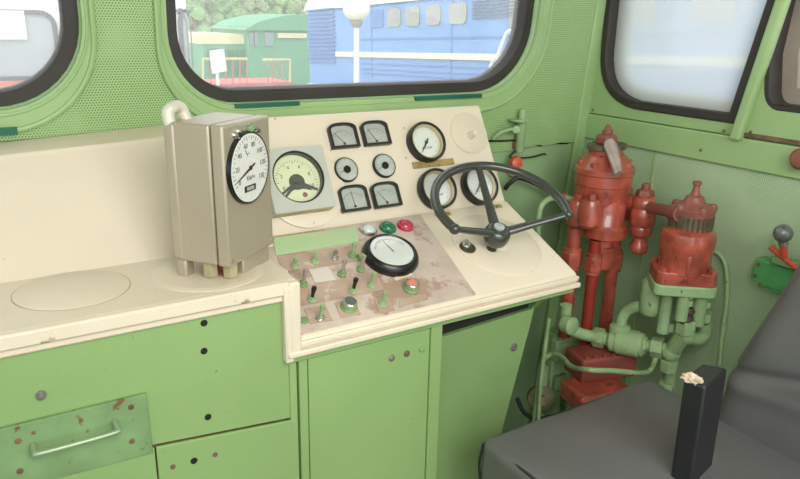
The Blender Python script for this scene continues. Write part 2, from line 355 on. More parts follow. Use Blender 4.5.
# slanted pillar between the side windows
kp = 0.19
p0 = loc2(SWM, 737, 130); p1 = loc2(SWM, 781, 0); p2 = loc2(SWM, 793, 0); p3 = loc2(SWM, 748, 132)
def ext(a, b, z): t = (z-a[1])/(b[1]-a[1]); return (a[0]+(b[0]-a[0])*t, z)
struct(plate('trim_7', [[ext(p0, p1, 0.07), ext(p3, p2, 0.07), ext(p3, p2, 1.05), ext(p0, p1, 1.05)]], (0.0, 0.030), G_WALL, SWM, bevel=0.008))
struct(plate('trim_8', [[(p3[0]+0.0, 0.083), (3.3, 0.083), (3.3, 0.092), (p3[0], 0.092)]], (-0.002, 0.016), RUST, SWM))
struct(plate('trim_9', [[(0.28, -1.25), (0.286, -1.25), (0.286, -0.002), (0.28, -0.002)]], (0.0, 0.004), G_WALL, SWM))
struct(plate('window_3', [inset(SW1, -0.002), inset(SW1, 0.022)], (-0.05, 0.012), RUBBER, SWM, bevel=0.005)); wo = bpy.data.objects['window_3']
plate('glass_pane', [inset(SW1, 0.018)], (-0.030, -0.024), GLASSS, SWM, parent=wo)
fo = plate('inner_seal', [inset(SW1, 0.02), inset(SW1, 0.055)], (-0.052, -0.044), mat('pale_dusty_seal', (188, 190, 178), 0.7, var=0.1), SWM, parent=wo)
struct(plate('window_4', [inset(SW2, -0.003), inset(SW2, 0.012)], (-0.05, 0.008), RUBBER, SWM, bevel=0.003)); wo = bpy.data.objects['window_4']
plate('window_frame', [inset(SW2, 0.012), inset(SW2, 0.05)], (-0.065, -0.045), mat('brown_grey_sash', (150, 138, 128), 0.6, var=0.15), SWM, parent=wo)
plate('glass_pane', [inset(SW2, 0.03)], (-0.058, -0.054), GLASSF, SWM, parent=wo)
bw = MB()
for (x, y, h) in ((593, 110, 0.006), (724, 131, 0.012), (751, 132, 0.004), (701, 150, 0.012)):
    u, v = loc2(SWM, x, y, h); bw.lathe([(0.0045, 0), (0.0045, 0.002), (0.002, 0.004), (0, 0.004)], SWM @ Vector((u, v, h)), (-1, 0, 0), 10)
struct(bw.build('trim_10', RUST))
LWM = frame((-1.30, 0, 0), (0, 1, 0), (0, 0, 1)); LWIN = rrect(-1.35, 1.18, 1.25, 2.05, 0.12)
struct(plate('wall_left', [[(-1.85, 0.0), (1.64, 0.0), (1.64, 2.3), (-1.85, 2.3)], LWIN], (-0.06, 0.0), G_WALL, LWM))
struct(plate('window_5', [inset(LWIN, -0.004), inset(LWIN, 0.028)], (-0.06, 0.006), RUBBER, LWM, bevel=0.006))  # unseen side window, opened to let light reach the right wall
struct(MB().box((0.2, 0.15, 2.33), (3.1, 2.9, 0.06)).build('ceiling', mat('ceiling_cream', (226, 224, 208), 0.6, var=0.03)))  # out of view, added to hold back sky light from above

# ================================================================ CONTROL CONSOLE
XL, XD = -1.25, 0.484          # left end, end of counter / start of desk
ZC = 1.148
counter = thing('counter_cabinet', 'long green cabinet with a cream counter top and cream back panel under the windshield', 'cabinet', loc=(0, 1.3, 0))
YF = 1.1
MB().prism([(YF+0.012, 0.10), (YF+0.012, ZC-0.03), (1.45, ZC-0.03), (1.45, 0.10)], XL, XD-0.03, frame((0, 0, 0), (0, 1, 0), (0, 0, 1))).build('body', RUST, counter, world=True)
ct = plate('counter_top', [[(XL, YF+0.004), (XD, YF+0.004), (XD, 1.362), (0.55, 1.362), (0.56, 1.43), (XL, 1.43)]], (ZC-0.03, ZC), CREAM, Matrix(), bevel=0.006)
ct.data.transform(counter.matrix_basis.inverted()); ct.parent = counter
# front trim of the counter : stepped cream moulding
MB().box(((XL+XD)/2-0.01, YF, ZC-0.012), (XD-XL-0.02, 0.016, 0.026)).box(((XL+XD)/2-0.01, YF+0.004, ZC-0.030), (XD-XL-0.02, 0.012, 0.016)).build('front_moulding', CREAMW, counter, bevel=0.004, world=True)
# back panel with ledge
zl0, zl1 = 1.345, 1.378
q = [(1.325, ZC-0.01), (1.497, 1.338), (1.503, 1.350), (1.583, 1.362), (1.583, 1.30), (1.47, ZC-0.01)]
bk = MB()
def loft(bm, A, B):
    a = [bm.verts.new(p) for p in A]; b = [bm.verts.new(p) for p in B]; n = len(a)
    for i in range(n): bm.faces.new((a[i], a[(i+1) % n], b[(i+1) % n], b[i]))
    bm.faces.new(a[::-1]); bm.faces.new(b)
loft(bk.bm, [(XL, y, z-(0.070 if 0 < i < 4 else 0)) for i, (y, z) in enumerate(q)], [(0.53, y-(0.0 if i in (3, 4) else 0.0), z+(0.014 if 0 < i < 4 else 0)) for i, (y, z) in enumerate(q)])
bk.build('back_panel', CREAM, counter, bevel=0.004, world=True)
# round lids let into the counter
lid = MB().lathe([(0.092, 0.0), (0.092, 0.002), (0.089, 0.0032), (0, 0.0032)], (0.128, 1.242, ZC-0.001), (0, 0, 1), 64)
lid.build('round_lid', CREAM, counter, world=True)
MB().lathe([(0.0938, 0.0), (0.0938, 0.0012), (0, 0.0012)], (0.128, 1.242, ZC-0.0008), (0, 0, 1), 64).build('lid_gap', OLDY, counter, world=True)
MB().lathe([(0.10, 0.0), (0.10, 0.002), (0.09, 0.004), (0.088, 0.004), (0.08, 0.0035), (0, 0.0035)], (0.355, 1.215, ZC-0.001), (0, 0, 1), 64).build('round_pad', CREAM, counter, world=True)
# front panel, seams, holes and the lower row
fp = plate('front_panel', [[(XL, 1.042), (0.05, 0.909), (0.47, 0.866), (0.47, ZC-0.036), (XL, ZC-0.036)]], (0, 0.006), G_PAINT, frame((0, YF+0.011, 0), (1, 0, 0), (0, 0, 1)))
fp.data.transform(counter.matrix_basis.inverted()); fp.parent = counter
fp['label'] = 'large flat green upper panel'
FC = frame((0, YF+0.005, 0), (1, 0, 0), (0, 0, 1))
def fpx(x, y, Y=YF+0.005): p = ony(x, y, Y); return p.x, p.z
for (a, b_) in (((-0.45), 0.2085), (0.2115, 0.470)):
    z1 = 0.90-(a+0.0)*0.03 if a < 0 else 0.874
    zs = lambda x_: 0.909-0.1024*(x_-0.05)-0.0035
    d = plate('lower_door', [[(a, 0.14), (b_, 0.14), (b_, zs(b_)), (a, zs(a))]], (-0.001, 0.006), G_PAINT, FC, bevel=0.0015)
    d.data.transform(counter.matrix_basis.inverted()); d.parent = counter
for (x, y) in ((204, 323), (204, 351), (208, 417), (193, 459)):
    X, Z = fpx(x, y); MB().lathe([(0.0062, 0), (0.0062, 0.0012), (0, 0.0012)], (X, YF+0.0055 if y < 440 else YF-0.0008, Z), (0, -1, 0), 20).build('bolt_hole', DARK, counter, world=True)

for (x, y, mt_) in ((41, 395, STEEL), (172, 465, RUST), (214, 453, RUST)):
    X, Z = fpx(x, y); MB().lathe([(0.008, 0), (0.008, 0.002), (0.0048, 0.002), (0.0048, 0.006), (0, 0.0065)], (X, YF+0.004, Z), (0, -1, 0), 16).build('bolt', mt_, counter, world=True)
# drawer-like worn plate with pull handle
dp = [fpx(*q, YF) for q in ((-30, 436), (146, 393), (153, 452), (-30, 500))]
dr = plate('drawer_front', [[dp[3], dp[2], dp[1], dp[0]]], (-0.004, 0.004), G_WORN, frame((0, YF, 0), (1, 0, 0), (0, 0, 1)), bevel=0.0015)
dr.data.transform(counter.matrix_basis.inverted()); dr.parent = counter; dr['label'] = 'worn rust-spotted green drawer front'
hA, hB = fpx(35, 455, YF-0.03), fpx(118, 431, YF-0.03)
hp = [(hA[0], YF-0.004, hA[1]+0.003), (hA[0], YF-0.022, hA[1]), (hA[0]+0.010, YF-0.028, hA[1]-0.001), (hB[0]-0.008, YF-0.028, hB[1]-0.003), (hB[0], YF-0.022, hB[1]), (hB[0], YF-0.004, hB[1]+0.005)]
h_ = MB().tube(hp, 0.0045, 12, 5)
I_ = counter.matrix_basis.inverted()
ho = h_.build('handle', mat('handle_green_steel', (150, 172, 138), 0.3, 0.3, var=0.12), None); ho.data.transform(I_); ho.parent = dr; ho['label'] = 'bent rod pull handle'
for (x, y) in ((18, 441), (131, 407), (20, 471), (132, 441)):
    X, Z = fpx(x, y, YF-0.004); so = MB().lathe([(0.005, 0), (0.005, 0.002), (0, 0.003)], (X, YF-0.003, Z), (0, -1, 0), 12).build('screw', RUST, None); so.data.transform(I_); so.parent = dr

# ---------------------------------------------------------------- desk cabinet (right)
desk = thing('control_desk', 'green driver desk cabinet with cream sloping desk and cream instrument panel', 'control desk', loc=(0.85, 1.3, 0))
XR = 1.2
YZ = frame((0, 0, 0), (0, 1, 0), (0, 0, 1))
def toroot(o, root):
    o.data.transform(root.matrix_basis.inverted()); o.parent = root; return o
# green body: tapering to the foot on the right
bd = MB()
pf_ = [(0.462, 0.985), (1.188, 0.985), (1.075, 0.97), (0.86, 0.42), (0.86, 0.08), (0.462, 0.08)]
bd.prism(pf_, -(YF+0.03), -1.42, frame((0, 0, 0), (1, 0, 0), (0, 0, 1)))
bd.build('body', G_PAINT, desk, world=True)
# cream desk slab: profile in Y-Z
prof = [(YF-0.006, 1.000), (YF-0.006, 1.026), (YF, 1.0342), (1.365, 1.150), (1.365, 1.08), (YF+0.03, 0.985)]
yf = lambda z: z
MB().prism(prof, XD-0.028, XR, YZ).build('desk_top', CREAM, desk, bevel=0.003, world=True)
MB().box(((XD-0.024+XR)/2, YF-0.009, 1.006), (XR-XD+0.034, 0.014, 0.012)).box(((XD-0.024+XR)/2, YF-0.006, 1.022), (XR-XD+0.028, 0.012, 0.012)).build('front_moulding', CREAMW, desk, bevel=0.003, world=True)
MB().box((0.472, YF-0.004, 1.074), (0.022, 0.018, 0.148)).box((0.460, YF-0.002, 1.066), (0.018, 0.020, 0.152)).build('corner_moulding', CREAMW, desk, bevel=0.004, world=True)
# instrument panel: sloping front, thin top ledge
pp = [(1.362, 1.135), (1.4995, 1.384), (1.505, 1.3845), (1.578, 1.373), (1.578, 1.08), (1.362, 1.08)]
ip = MB(); ip.prism(pp, 0.515, XR, YZ); ip.build('instrument_panel', CREAM, desk, bevel=0.003, world=True)
MB().prism([(1.14, 0.995), (1.365, 1.11), (1.578, 1.2), (1.578, 0.6), (1.46, 0.6)], XR-0.03, XR-0.006, YZ).build('side_panel', G_PAINT, desk, world=True)
# green rail and doors
MB().box(((XD-0.03+XR)/2, YF+0.012, 0.993), (XR-XD+0.024, 0.03, 0.016)).build('top_rail', G_PAINT, desk, bevel=0.002, world=True)
FD = frame((0, YF+0.004, 0), (1, 0, 0), (0, 0, 1))
def fd(x, y): p = ony(x, y, YF+0.004); return p.x, p.z
toroot(plate('face_frame', [[(0.462, 0.10), (0.476, 0.10), (0.476, 0.985), (0.462, 0.985)]], (-0.02, 0.004), G_PAINT, FD, bevel=0.001), desk)
toroot(plate('face_frame', [[(0.482, 0.10), (0.499, 0.10), (0.499, 0.985), (0.482, 0.985)]], (-0.02, 0.002), G_PAINT, FD, bevel=0.001), desk)
toroot(plate('seam_backing', [[(0.464, 0.10), (0.812, 0.10), (0.812, 0.984), (0.464, 0.984)]], (-0.024, -0.016), RUST, FD), desk)
d1 = toroot(plate('cabinet_door', [[(0.501, 0.12), (0.781, 0.12), (0.781, 0.9825), (0.501, 0.9825)]], (-0.012, 0.0025), G_PAINT, FD, bevel=0.0015), desk)
toroot(plate('door_post', [[(0.784, 0.10), (0.812, 0.10), (0.812, 0.985), (0.784, 0.985)]], (-0.02, 0.005), G_PAINT, FD, bevel=0.001), desk)
for (x, y, mt_) in ((391, 357.5, STEEL), (406, 353, RUST), (421, 348.5, G_WORN)):
    X, Z = fd(x, y); o = MB().lathe([(0.0075, 0), (0.0065, 0.002), (0.004, 0.003), (0, 0.003)], (X, YF+0.001, Z), (0, -1, 0), 16).build('screw', mt_, None); o.data.transform(desk.matrix_basis.inverted()); o.parent = d1
# second door: dull green, hangs slightly askew below a dark gap, foot slanted away
X0, Z0 = fd(443, 340); X1, Z1 = fd(538, 310)
d2 = toroot(plate('knee_door', [[(0.815, 0.14), (0.93, 0.14), (0.968, 0.45), (X1-0.008, Z1-0.04), (X1, Z1), (X0, Z0)]], (-0.024, -0.012), G_DOOR, FD, bevel=0.0015), desk)
d2['label'] = 'dull darker green slanting door hanging askew'
toroot(plate('door_gap', [[(0.813, 0.93), (1.07, 0.93), (1.09, 0.985), (0.813, 0.985)]], (-0.0255, -0.0245), DARK, FD), desk)  # dark sheet stands in for the shade of the opening over the door
X, Z = fd(517, 349); o = MB().lathe([(0.010, 0), (0.010, 0.003), (0.006, 0.004), (0.006, 0.002), (0, 0.002)], (X, YF+0.0165, Z), (0, -1, 0), 18).build('door_lock', STEEL, None); o.data.transform(desk.matrix_basis.inverted()); o.parent = d2
# worn plate on the desk surface
DL = lambda x, y, h=0.0: loc2(DKM, x, y, h)
pc = [DL(*q, 0.002) for q in ((299, 337), (480, 299), (420, 214), (268, 237))]
pc[0] = (XD+0.004, pc[0][1]); pc[3] = (0.575, -0.004)
pc = [(XD-0.003, -0.287), (pc[1][0], -0.287), pc[2], (XD+0.02, -0.004)]
wp = toroot(plate('switch_plate', [pc], (-0.002, 0.002), CORR, DKM, bevel=0.001), desk); wp['label'] = 'worn pinkish brown metal switch plate'
def sub(name, pts, m, h=(0.002, 0.004)):
    o = plate(name, [[DL(*q, 0.003) for q in pts]], h, m, DKM); toroot(o, desk); return o
sub('label_strip', ((276, 256), (359, 242), (356, 227), (273, 238)), LGREEN)['label'] = 'pale green painted label strip'
sub('label_strip', ((284, 272), (368, 259), (360, 244), (277, 257)), CORR2)
sub('label_strip', ((300, 306), (384, 290), (376, 273), (294, 288)), CORR2)
sub('label_strip', ((310, 324), (333, 320), (325, 305), (304, 309)), CORR2)
sub('label_strip', ((341, 318), (361, 314), (352, 299), (335, 303)), CORR2)
sub('label_strip', ((380, 313), (395, 310), (387, 296), (374, 299)), CORR2)
sub('label_strip', ((399, 307), (428, 299), (424, 294), (400, 300)), CORR2)
sub('pale_patch', ((315, 283), (336, 280), (328, 267), (309, 270)), PALE)
# cream cover plate of the desk's right half and flange of the wheel
cx, cy = DL(497, 243, 0.004)
MB().lathe([(0.112, 0), (0.112, 0.004), (0.108, 0.006), (0.030, 0.0065), (0.026, 0.012), (0.020, 0.013), (0.020, 0.02), (0, 0.02)], (cx, cy, -0.001), (0, 0, 1), 72, M=DKM).build('wheel_flange', CREAM, desk, world=True)
for q in ((443, 214.5, 0.045), (496, 206.5, 0.036)):
    u, v = loc2(DKM, q[0], q[1], 0.001); MB().box((u, v, 0.001), (q[2], 0.013, 0.003), DKM).build('tag_plate', BRASS, desk, bevel=0.001, world=True)
# raised disc behind the big square gauge, blank round cover with knob
PL = lambda x, y, h=0.0: loc2(PNM, x, y, h)
u, v = PL(303, 182); MB().lathe([(0.098, 0), (0.098, 0.003), (0.095, 0.004), (0, 0.004)], (u, v-0.01, -0.001), (0, 0, 1), 64, M=PNM).build('round_cover', CREAM, desk, world=True)
u, v = PL(469, 133); MB().lathe([(0.056, 0), (0.056, 0.0022), (0.054, 0.003), (0, 0.003)], (u, v, -0.001), (0, 0, 1), 56, M=PNM).lathe([(0.0585, 0), (0.0585, 0.0006), (0, 0.0006)], (u, v, -0.0003), (0, 0, 1), 56, M=PNM).build('blank_cover', mat('cream_cover', (214, 201, 179), 0.45, var=0.03), desk, world=True)
u, v = PL(470, 136); MB().lathe([(0.010, 0), (0.008, 0.012), (0.006, 0.022), (0, 0.023)], (u, v, 0.002), (0, 0, 1), 18, M=PNM).build('cover_knob', CREAM, desk, world=True)
u, v = PL(433.5, 163.5); MB().box((u, v, 0.001), (0.125, 0.017, 0.003), PNM).build('label_plate', BRASS, desk, bevel=0.001, world=True)
for q in ((481, 111), (275, 119), (404, 128), (331, 150), (406, 158), (365, 190)):
    u, v = PL(*q); MB().lathe([(0.0028, 0), (0.0024, 0.001), (0, 0.0012)], (u, v, 0), (0, 0, 1), 10, M=PNM).build('screw', OLDY, desk, world=True)

# ================================================================ INSTRUMENTS ON THE PANEL
def ticks(mb, r0_, r1_, a0, a1, n, wd, z, big=5):
    for i in range(n+1):
        a = R_(a0+(a1-a0)*i/n); k = r0_ if i % big else r0_-(r1_-r0_)*0.7
        c, s_ = math.cos(a), math.sin(a); t = Matrix.Rotation(a, 4, 'Z')
        mb.box(((k+r1_)/2, 0, z), (r1_-k, wd, 0.0004), t)
def needle(mb, ang, l, wd, z, tail=0.01):
    t = Matrix.Rotation(R_(ang), 4, 'Z'); mb.prism([(-tail, -wd*0.6), (0, -wd), (l, -wd*0.15), (l, wd*0.15), (0, wd), (-tail, wd*0.6)], z, z+0.001, t)
    mb.lathe([(wd*1.7, 0), (wd*1.5, 0.003), (0, 0.003)], (0, 0, z-0.001), (0, 0, 1), 16)
INK = mat('dial_ink', (40, 42, 40), 0.6)
def square_meter(x, y, label, na, M=PNM):
    u, v = PL(x, y, 0.008); t = thing('square_meter', label, 'gauge', at(PNM, u, v), group=None)
    W_, H_ = 0.0365, 0.031
    def arch(w_, h_, top): 
        return [(-w_, -h_)] + [(w_, -h_)] + [(w_, h_-top)] + [(w_*math.cos(PI/2*k/8)**0.7 if k < 8 else 0, h_-top+top*math.sin(PI/2*k/8)) for k in range(1, 9)] + [(-w_*math.cos(PI/2*k/8)**0.7, h_-top+top*math.sin(PI/2*k/8)) for k in range(7, 0, -1)] + [(-w_, h_-top)]
    toroot2(plate('bezel', [arch(W_, H_, 0.014), arch(W_-0.0052, H_-0.0055, 0.012)], (0, 0.013), BEZEL, bevel=0.003), t)
    toroot2(plate('dial', [arch(W_-0.004, H_-0.004, 0.012)], (0.001, 0.004), DIALG), t)
    b = MB(); 
    sv = Matrix.Translation((0, -0.016, 0)); 
    c = MB()
    for i in range(13):
        a = R_(40+100*i/12); r1_, rr = 0.034, (0.030 if i % 3 else 0.028)
        c.box(((rr+r1_)/2, 0, 0.0042), (r1_-rr, 0.0007, 0.0004), Matrix.Translation((0, -0.018, 0)) @ Matrix.Rotation(a, 4, 'Z'))
    c.build('scale_marks', INK, t)
    n_ = MB(); n_.prism([(-0.0006, 0), (0.0006, 0), (0.0003, 0.036), (-0.0003, 0.036)], 0.005, 0.0056, Matrix.Translation((0, -0.018, 0)) @ Matrix.Rotation(R_(na), 4, 'Z'))
    n_.lathe([(0.003, 0), (0.003, 0.002), (0, 0.002)], (0, -0.019, 0.0042), (0, 0, 1), 12); n_.build('needle', INK, t)
    toroot2(plate('glass', [arch(W_-0.005, H_-0.005, 0.012)], (0.0095, 0.0100), DGLASS), t)
    return t
def toroot2(o, t): o.parent = t; return o      # already in the thing's own frame
square_meter(343.5, 135.5, 'square black-rimmed meter, left of the top pair on the cream panel', 38)
square_meter(375.5, 133, 'square black-rimmed meter, right of the top pair on the cream panel', 30)
square_meter(354, 198, 'square black-rimmed meter, left of the bottom pair, beside the big grey gauge', 5)
square_meter(386, 194.5, 'square black-rimmed meter, right of the bottom pair on the cream panel', 34)
def small_dial(x, y, label, na):
    u, v = PL(x, y, 0.005); t = thing('small_dial', label, 'gauge', at(PNM, u, v))
    MB().lathe([(0.0305, 0), (0.0305, 0.005), (0.029, 0.008), (0.027, 0.008), (0.027, 0.003), (0, 0.003)], seg=40).build('bezel', BEZEL, t)
    MB().lathe([(0.0285, 0), (0.0285, 0.001), (0, 0.001)], (0, 0, 0.0068), seg=40).build('dial', DIALG, t)
    c = MB(); ticks(c, 0.0235, 0.027, -30, 210, 24, 0.0007, 0.0081, 4); c.build('scale_marks', INK, t)
    n_ = MB().lathe([(0.0092, 0), (0.0088, 0.003), (0, 0.0035)], (0, -0.001, 0.0078), (0, 0, 1), 24); needle(n_, na, 0.022, 0.0012, 0.009, 0.0); n_.build('knob', BLACK, t)
small_dial(346.5, 169.5, 'small round dial with black centre, left one above the bottom square meters', 200)
small_dial(384.5, 165.5, 'small round dial with black centre, right one above the bottom square meters', 205)
def round_gauge(x, y, label, na, R=0.0520):
    u, v = PL(x+1.5, y+1, 0.012); t = thing('round_gauge', label, 'gauge', at(PNM, u, v))
    MB().lathe([(R, 0), (R, 0.021), (R-0.002, 0.024), (R-0.005, 0.024), (R-0.007, 0.021), (R-0.008, 0.008), (0, 0.008)], seg=48).build('bezel', BEZEL, t)
    MB().lathe([(R-0.009, 0), (R-0.009, 0.002), (0, 0.002)], (0, 0, 0.0075), seg=48).build('dial', DIALW, t)
    MB().lathe([(R-0.0078, 0), (R-0.0078, 0.010), (R-0.0095, 0.010), (R-0.0125, 0.001), (R-0.0082, 0.0)], (0, 0, 0.0096), seg=48, cap=False).build('inner_ring', mat('buff_ring', (196, 180, 140), 0.5), t)
    c = MB(); ticks(c, R-0.018, R-0.0145, -45, 225, 30, 0.0006, 0.0098); c.build('scale_marks', INK, t)
    me = text('кгс/см²', 0.009, INK, t, 0, -0.014, 0.0098); o = bpy.data.objects.new('lettering', me); COL.objects.link(o); o.parent = t
    n_ = MB(); needle(n_, na, 0.034, 0.0028, 0.012, 0.012); n_.build('needle', INK, t)
    MB().lathe([(R-0.0065, 0), (R-0.0065, 0.0006), (0, 0.0006)], (0, 0, 0.0212), seg=40).build('glass', DGLASS, t)
round_gauge(425, 141, 'round black-rimmed pressure gauge above the brass strip, upper one of three', 232)
round_gauge(436, 188, 'round black-rimmed pressure gauge under the brass strip, crossed by the wheel rim', 228)
round_gauge(478.5, 184, 'round black-rimmed pressure gauge behind the upright spoke of the steering wheel', 225)
# large square grey gauge
u, v = PL(298.5, 179, 0.03); sg = thing('large_square_gauge', 'large grey square gauge with fan shaped dial, left on the cream panel', 'gauge', at(PNM, u, v))
HS = 0.073
toroot2(plate('housing', [rrect(-HS, -HS, HS, HS, 0.006), [(0.0605*math.cos(2*PI*k/48), 0.004+0.0605*math.sin(2*PI*k/48)) for k in range(48)]], (0.0, 0.036), GREYP, bevel=0.004), sg)
MB().box((0, -HS+0.0005, 0.017), (2*HS-0.01, 0.003, 0.026)).build('lower_edge', OLDY, sg, bevel=0.001)
MB().lathe([(0.0615, 0), (0.0615, 0.0335), (0.058, 0.0345), (0.0565, 0.033), (0.0565, 0.016), (0, 0.016)], (0, 0.004, 0), seg=64).build('inner_rim', BEZEL, sg)
MB().lathe([(0.0562, 0), (0.0562, 0.002), (0, 0.002)], (0, 0.004, 0.016), seg=64).build('dial', DIALY, sg)
c = MB(); T_ = Matrix.Translation((0, -0.002, 0))
for i in range(33):
    a = R_(-30+240*i/32); rr = 0.046 if i % 4 else 0.042
    c.box(((rr+0.050)/2, 0, 0.0184), (0.050-rr, 0.0007, 0.0006), T_ @ Matrix.Rotation(a, 4, 'Z'))
c.build('scale_marks', INK, sg)
for i, tx in enumerate(('0', '2', '4', '6', '8', '10')):
    a = R_(200-220*i/5); me = text(tx, 0.011, INK, sg, 0.036*math.cos(a), -0.002+0.036*math.sin(a), 0.0184); o = bpy.data.objects.new('numeral', me); COL.objects.link(o); o.parent = sg
n_ = MB().lathe([(0.0185, 0), (0.0175, 0.003), (0, 0.0035)], (0, -0.003, 0.018), (0, 0, 1), 32)
HB = mat('gauge_hub_grey', (66, 72, 66), 0.5)
for a, l in ((210, 0.052), (222, 0.056), (-28, 0.050)):
    t_ = Matrix.Translation((0, -0.003, 0)) @ Matrix.Rotation(R_(a), 4, 'Z'); n_.prism([(0, -0.004), (l, -0.0022), (l, 0.0022), (0, 0.004)], 0.019, 0.0215, t_)
n_.prism([(-0.024, -0.028), (-0.016, -0.022), (0, -0.018), (0.018, -0.022), (0.03, -0.026), (0.02, -0.012), (-0.016, -0.012)], 0.019, 0.0212)
n_.build('pointer', HB, sg)
MB().lathe([(0.006, 0), (0.006, 0.001), (0, 0.001)], (0.012, -0.034, 0.0178), (0, 0, 1), 16).build('red_mark', REDD, sg)
MB().lathe([(0.0565, 0), (0.0565, 0.0006), (0, 0.0006)], (0, 0.004, 0.031), seg=40).build('glass', DGLASS, sg)

# ================================================================ CONTROLS ON THE DESK
u, v = DL(391, 251, 0.02)
bg_ = thing('round_ammeter', 'large round meter with thick black collar on the worn switch plate', 'gauge', at(DKM, u, v-0.003, 0.002) @ Matrix.Scale(0.89, 4))
MB().lathe([(0.070, 0), (0.072, 0.008), (0.070, 0.016), (0.064, 0.026), (0.059, 0.028), (0.056, 0.026), (0.055, 0.024), (0, 0.024)], seg=56).build('collar', BLACK, bg_)
MB().lathe([(0.0545, 0), (0.0545, 0.001), (0, 0.001)], (0, 0, 0.0242), seg=48).build('dial', DIALW, bg_)
c = MB(); ticks(c, 0.040, 0.045, 20, 160, 28, 0.0007, 0.0254); c.build('scale_marks', INK, bg_)
n_ = MB(); needle(n_, 100, 0.036, 0.0008, 0.0256, 0.008); n_.build('needle', INK, bg_)
MB().lathe([(0.0548, 0), (0.0548, 0.0006), (0, 0.0006)], (0, 0, 0.0275), seg=40).build('glass', DGLASS, bg_)
MB().box((-0.07, 0.012, 0.008), (0.02, 0.014, 0.014)).cyl((-0.085, 0.012, 0.008), (-0.078, 0.012, 0.008), 0.009).build('adjuster', G_WORN, bg_)
def lamp(x, y, label, lens, ring, R=0.021):
    u, v = DL(x, y, 0.006); t = thing('indicator_lamp', label, 'indicator lamp', at(DKM, u, v, 0.001))
    MB().lathe([(R, 0), (R, 0.004), (R-0.003, 0.009), (R-0.005, 0.009), (R-0.005, 0.006), (0, 0.006)], seg=28).build('ring', ring, t)
    MB().lathe([(R-0.005, 0)] + [((R-0.005)*math.cos(PI/2*k/6), 0.010*math.sin(PI/2*k/6)) for k in range(1, 7)], (0, 0, 0.006), seg=24).build('lens', lens, t)
lamp(368.5, 229.5, 'round indicator lamp with a colourless clear lens, left of the three above the meter', LW, CHROME)
lamp(388, 227, 'round indicator lamp with a dark green lens, between the clear and crimson ones', LG, LG)
lamp(405.5, 225, 'round indicator lamp with a crimson lens, right of the green one', LR, LR)
def tall_lamp(x, y, label, lens, body, ring, name):
    u, v = DL(x, y, 0.017); t = thing(name, label, 'push button', at(DKM, u, v, 0.002) @ Matrix.Scale(0.76, 4))
    MB().lathe([(0.024, 0), (0.024, 0.006), (0.021, 0.008), (0.021, 0.014), (0.019, 0.02)], seg=10).build('collar', body, t, bevel=0.001)
    MB().lathe([(0.019, 0), (0.019, 0.006), (0.017, 0.008), (0.0145, 0.008), (0.0145, 0.004), (0, 0.004)], (0, 0, 0.018), seg=32).build('ring', ring, t)
    MB().lathe([(0.0142, 0), (0.0142, 0.003), (0, 0.0045)], (0, 0, 0.0215), seg=24).build('cap', lens, t)
tall_lamp(412.5, 284, 'push button with a pink cap in a green and steel ring', LP, G_WORN, CHROME, 'push_button')
tall_lamp(350, 302.5, 'push button with a dark grey cap in a steel ring, in the front row', mat('slate_cap', (92, 98, 100), 0.4), G_WORN, CHROME, 'push_button')
def toggle(x, y, label, tip, body, h=0.026, lean=0.0, ball=False):
    u, v = DL(x, y, h*0.45); t = thing('toggle_switch', label, 'switch', at(DKM, u, v, 0.002) @ Matrix.Scale(0.84, 4))
    MB().lathe([(0.0125, 0), (0.0125, 0.006), (0.009, 0.007), (0.0075, 0.013), (0, 0.013)], seg=6).build('nut', body, t, bevel=0.0008)
    a = Vector((lean*0.5, lean, 1)).normalized()
    MB().lathe([(0.0040, 0), (0.0046, h*0.5), (0.0066, h*0.85), (0.0058, h), (0, h+0.001)], (0, 0, 0.010), a, 14).build('lever', tip, t)
G_SW = mat('switch_green', (150, 176, 130), 0.4, var=0.12, chip=(190, 180, 150), chip_amt=0.25, chip_scale=60, scale=40)
toggle(295, 265, 'green painted toggle switch, first of the row under the pale green strip', G_SW, G_SW, 0.020, 0.1)
toggle(315, 260, 'green painted toggle switch, second of the row under the pale green strip', G_SW, G_SW, 0.020, 0.1)
toggle(334.5, 256.5, 'bare steel toggle switch, third of the row under the pale green strip', STEEL, CHROME, 0.018, -0.2)
toggle(353, 252, 'green toggle switch beside the left of the big meter, last of its row', G_SW, G_WORN, 0.034, 0.1)
toggle(304, 280, 'tall pale toggle switch at the left edge, beside the pale patch', LEVERG, G_WORN, 0.036, 0.2)
toggle(343, 270, 'tall pale toggle switch just right of the pale patch', LEVERG, G_WORN, 0.036, 0.15)
toggle(362, 265.5, 'tall pale toggle switch just below left of the big meter', LEVERG, G_WORN, 0.036, 0.15)
toggle(312.5, 296, 'green toggle switch with black lever, nearest the counter corner', BLACK, G_SW, 0.032, 0.05)
toggle(354, 287.5, 'green toggle switch with black lever, above the dark capped button', BLACK, G_SW, 0.032, 0.1)
toggle(372.5, 282, 'all-green tall toggle switch right of the black levered one', G_SW, G_SW, 0.034, 0.1)
toggle(321, 314.5, 'green toggle switch with steel collar at the front left of the plate', G_SW, CHROME, 0.032, 0.1)
toggle(383.5, 301, 'green toggle switch in the front row, right of the dark capped button', G_SW, G_SW, 0.030, 0.1)
u, v = DL(304, 321.5); tag(MB().lathe([(0.009, 0), (0.008, 0.004), (0, 0.005)], (0, 0, 0), (0, 0, 1), 14).build('bolt_head', G_WORN), 'flat green bolt head at the front left corner of the worn plate', 'bolt').matrix_basis = at(DKM, u, v, 0.002)
tg = MB().box((0, 0, 0.0005), (0.048, 0.010, 0.001)).cyl((-0.018, 0, 0), (-0.018, 0, 0.003), 0.0035).cyl((0.018, 0, 0), (0.018, 0, 0.003), 0.0035).build('engraved_tag', mat('cream_tag', (222, 216, 186), 0.5))
u, v = DL(403, 277.5); tg.matrix_basis = at(DKM, u, v, 0.003, R_(8)); tag(tg, 'small cream tag with two rivets above the pink capped button', 'label')
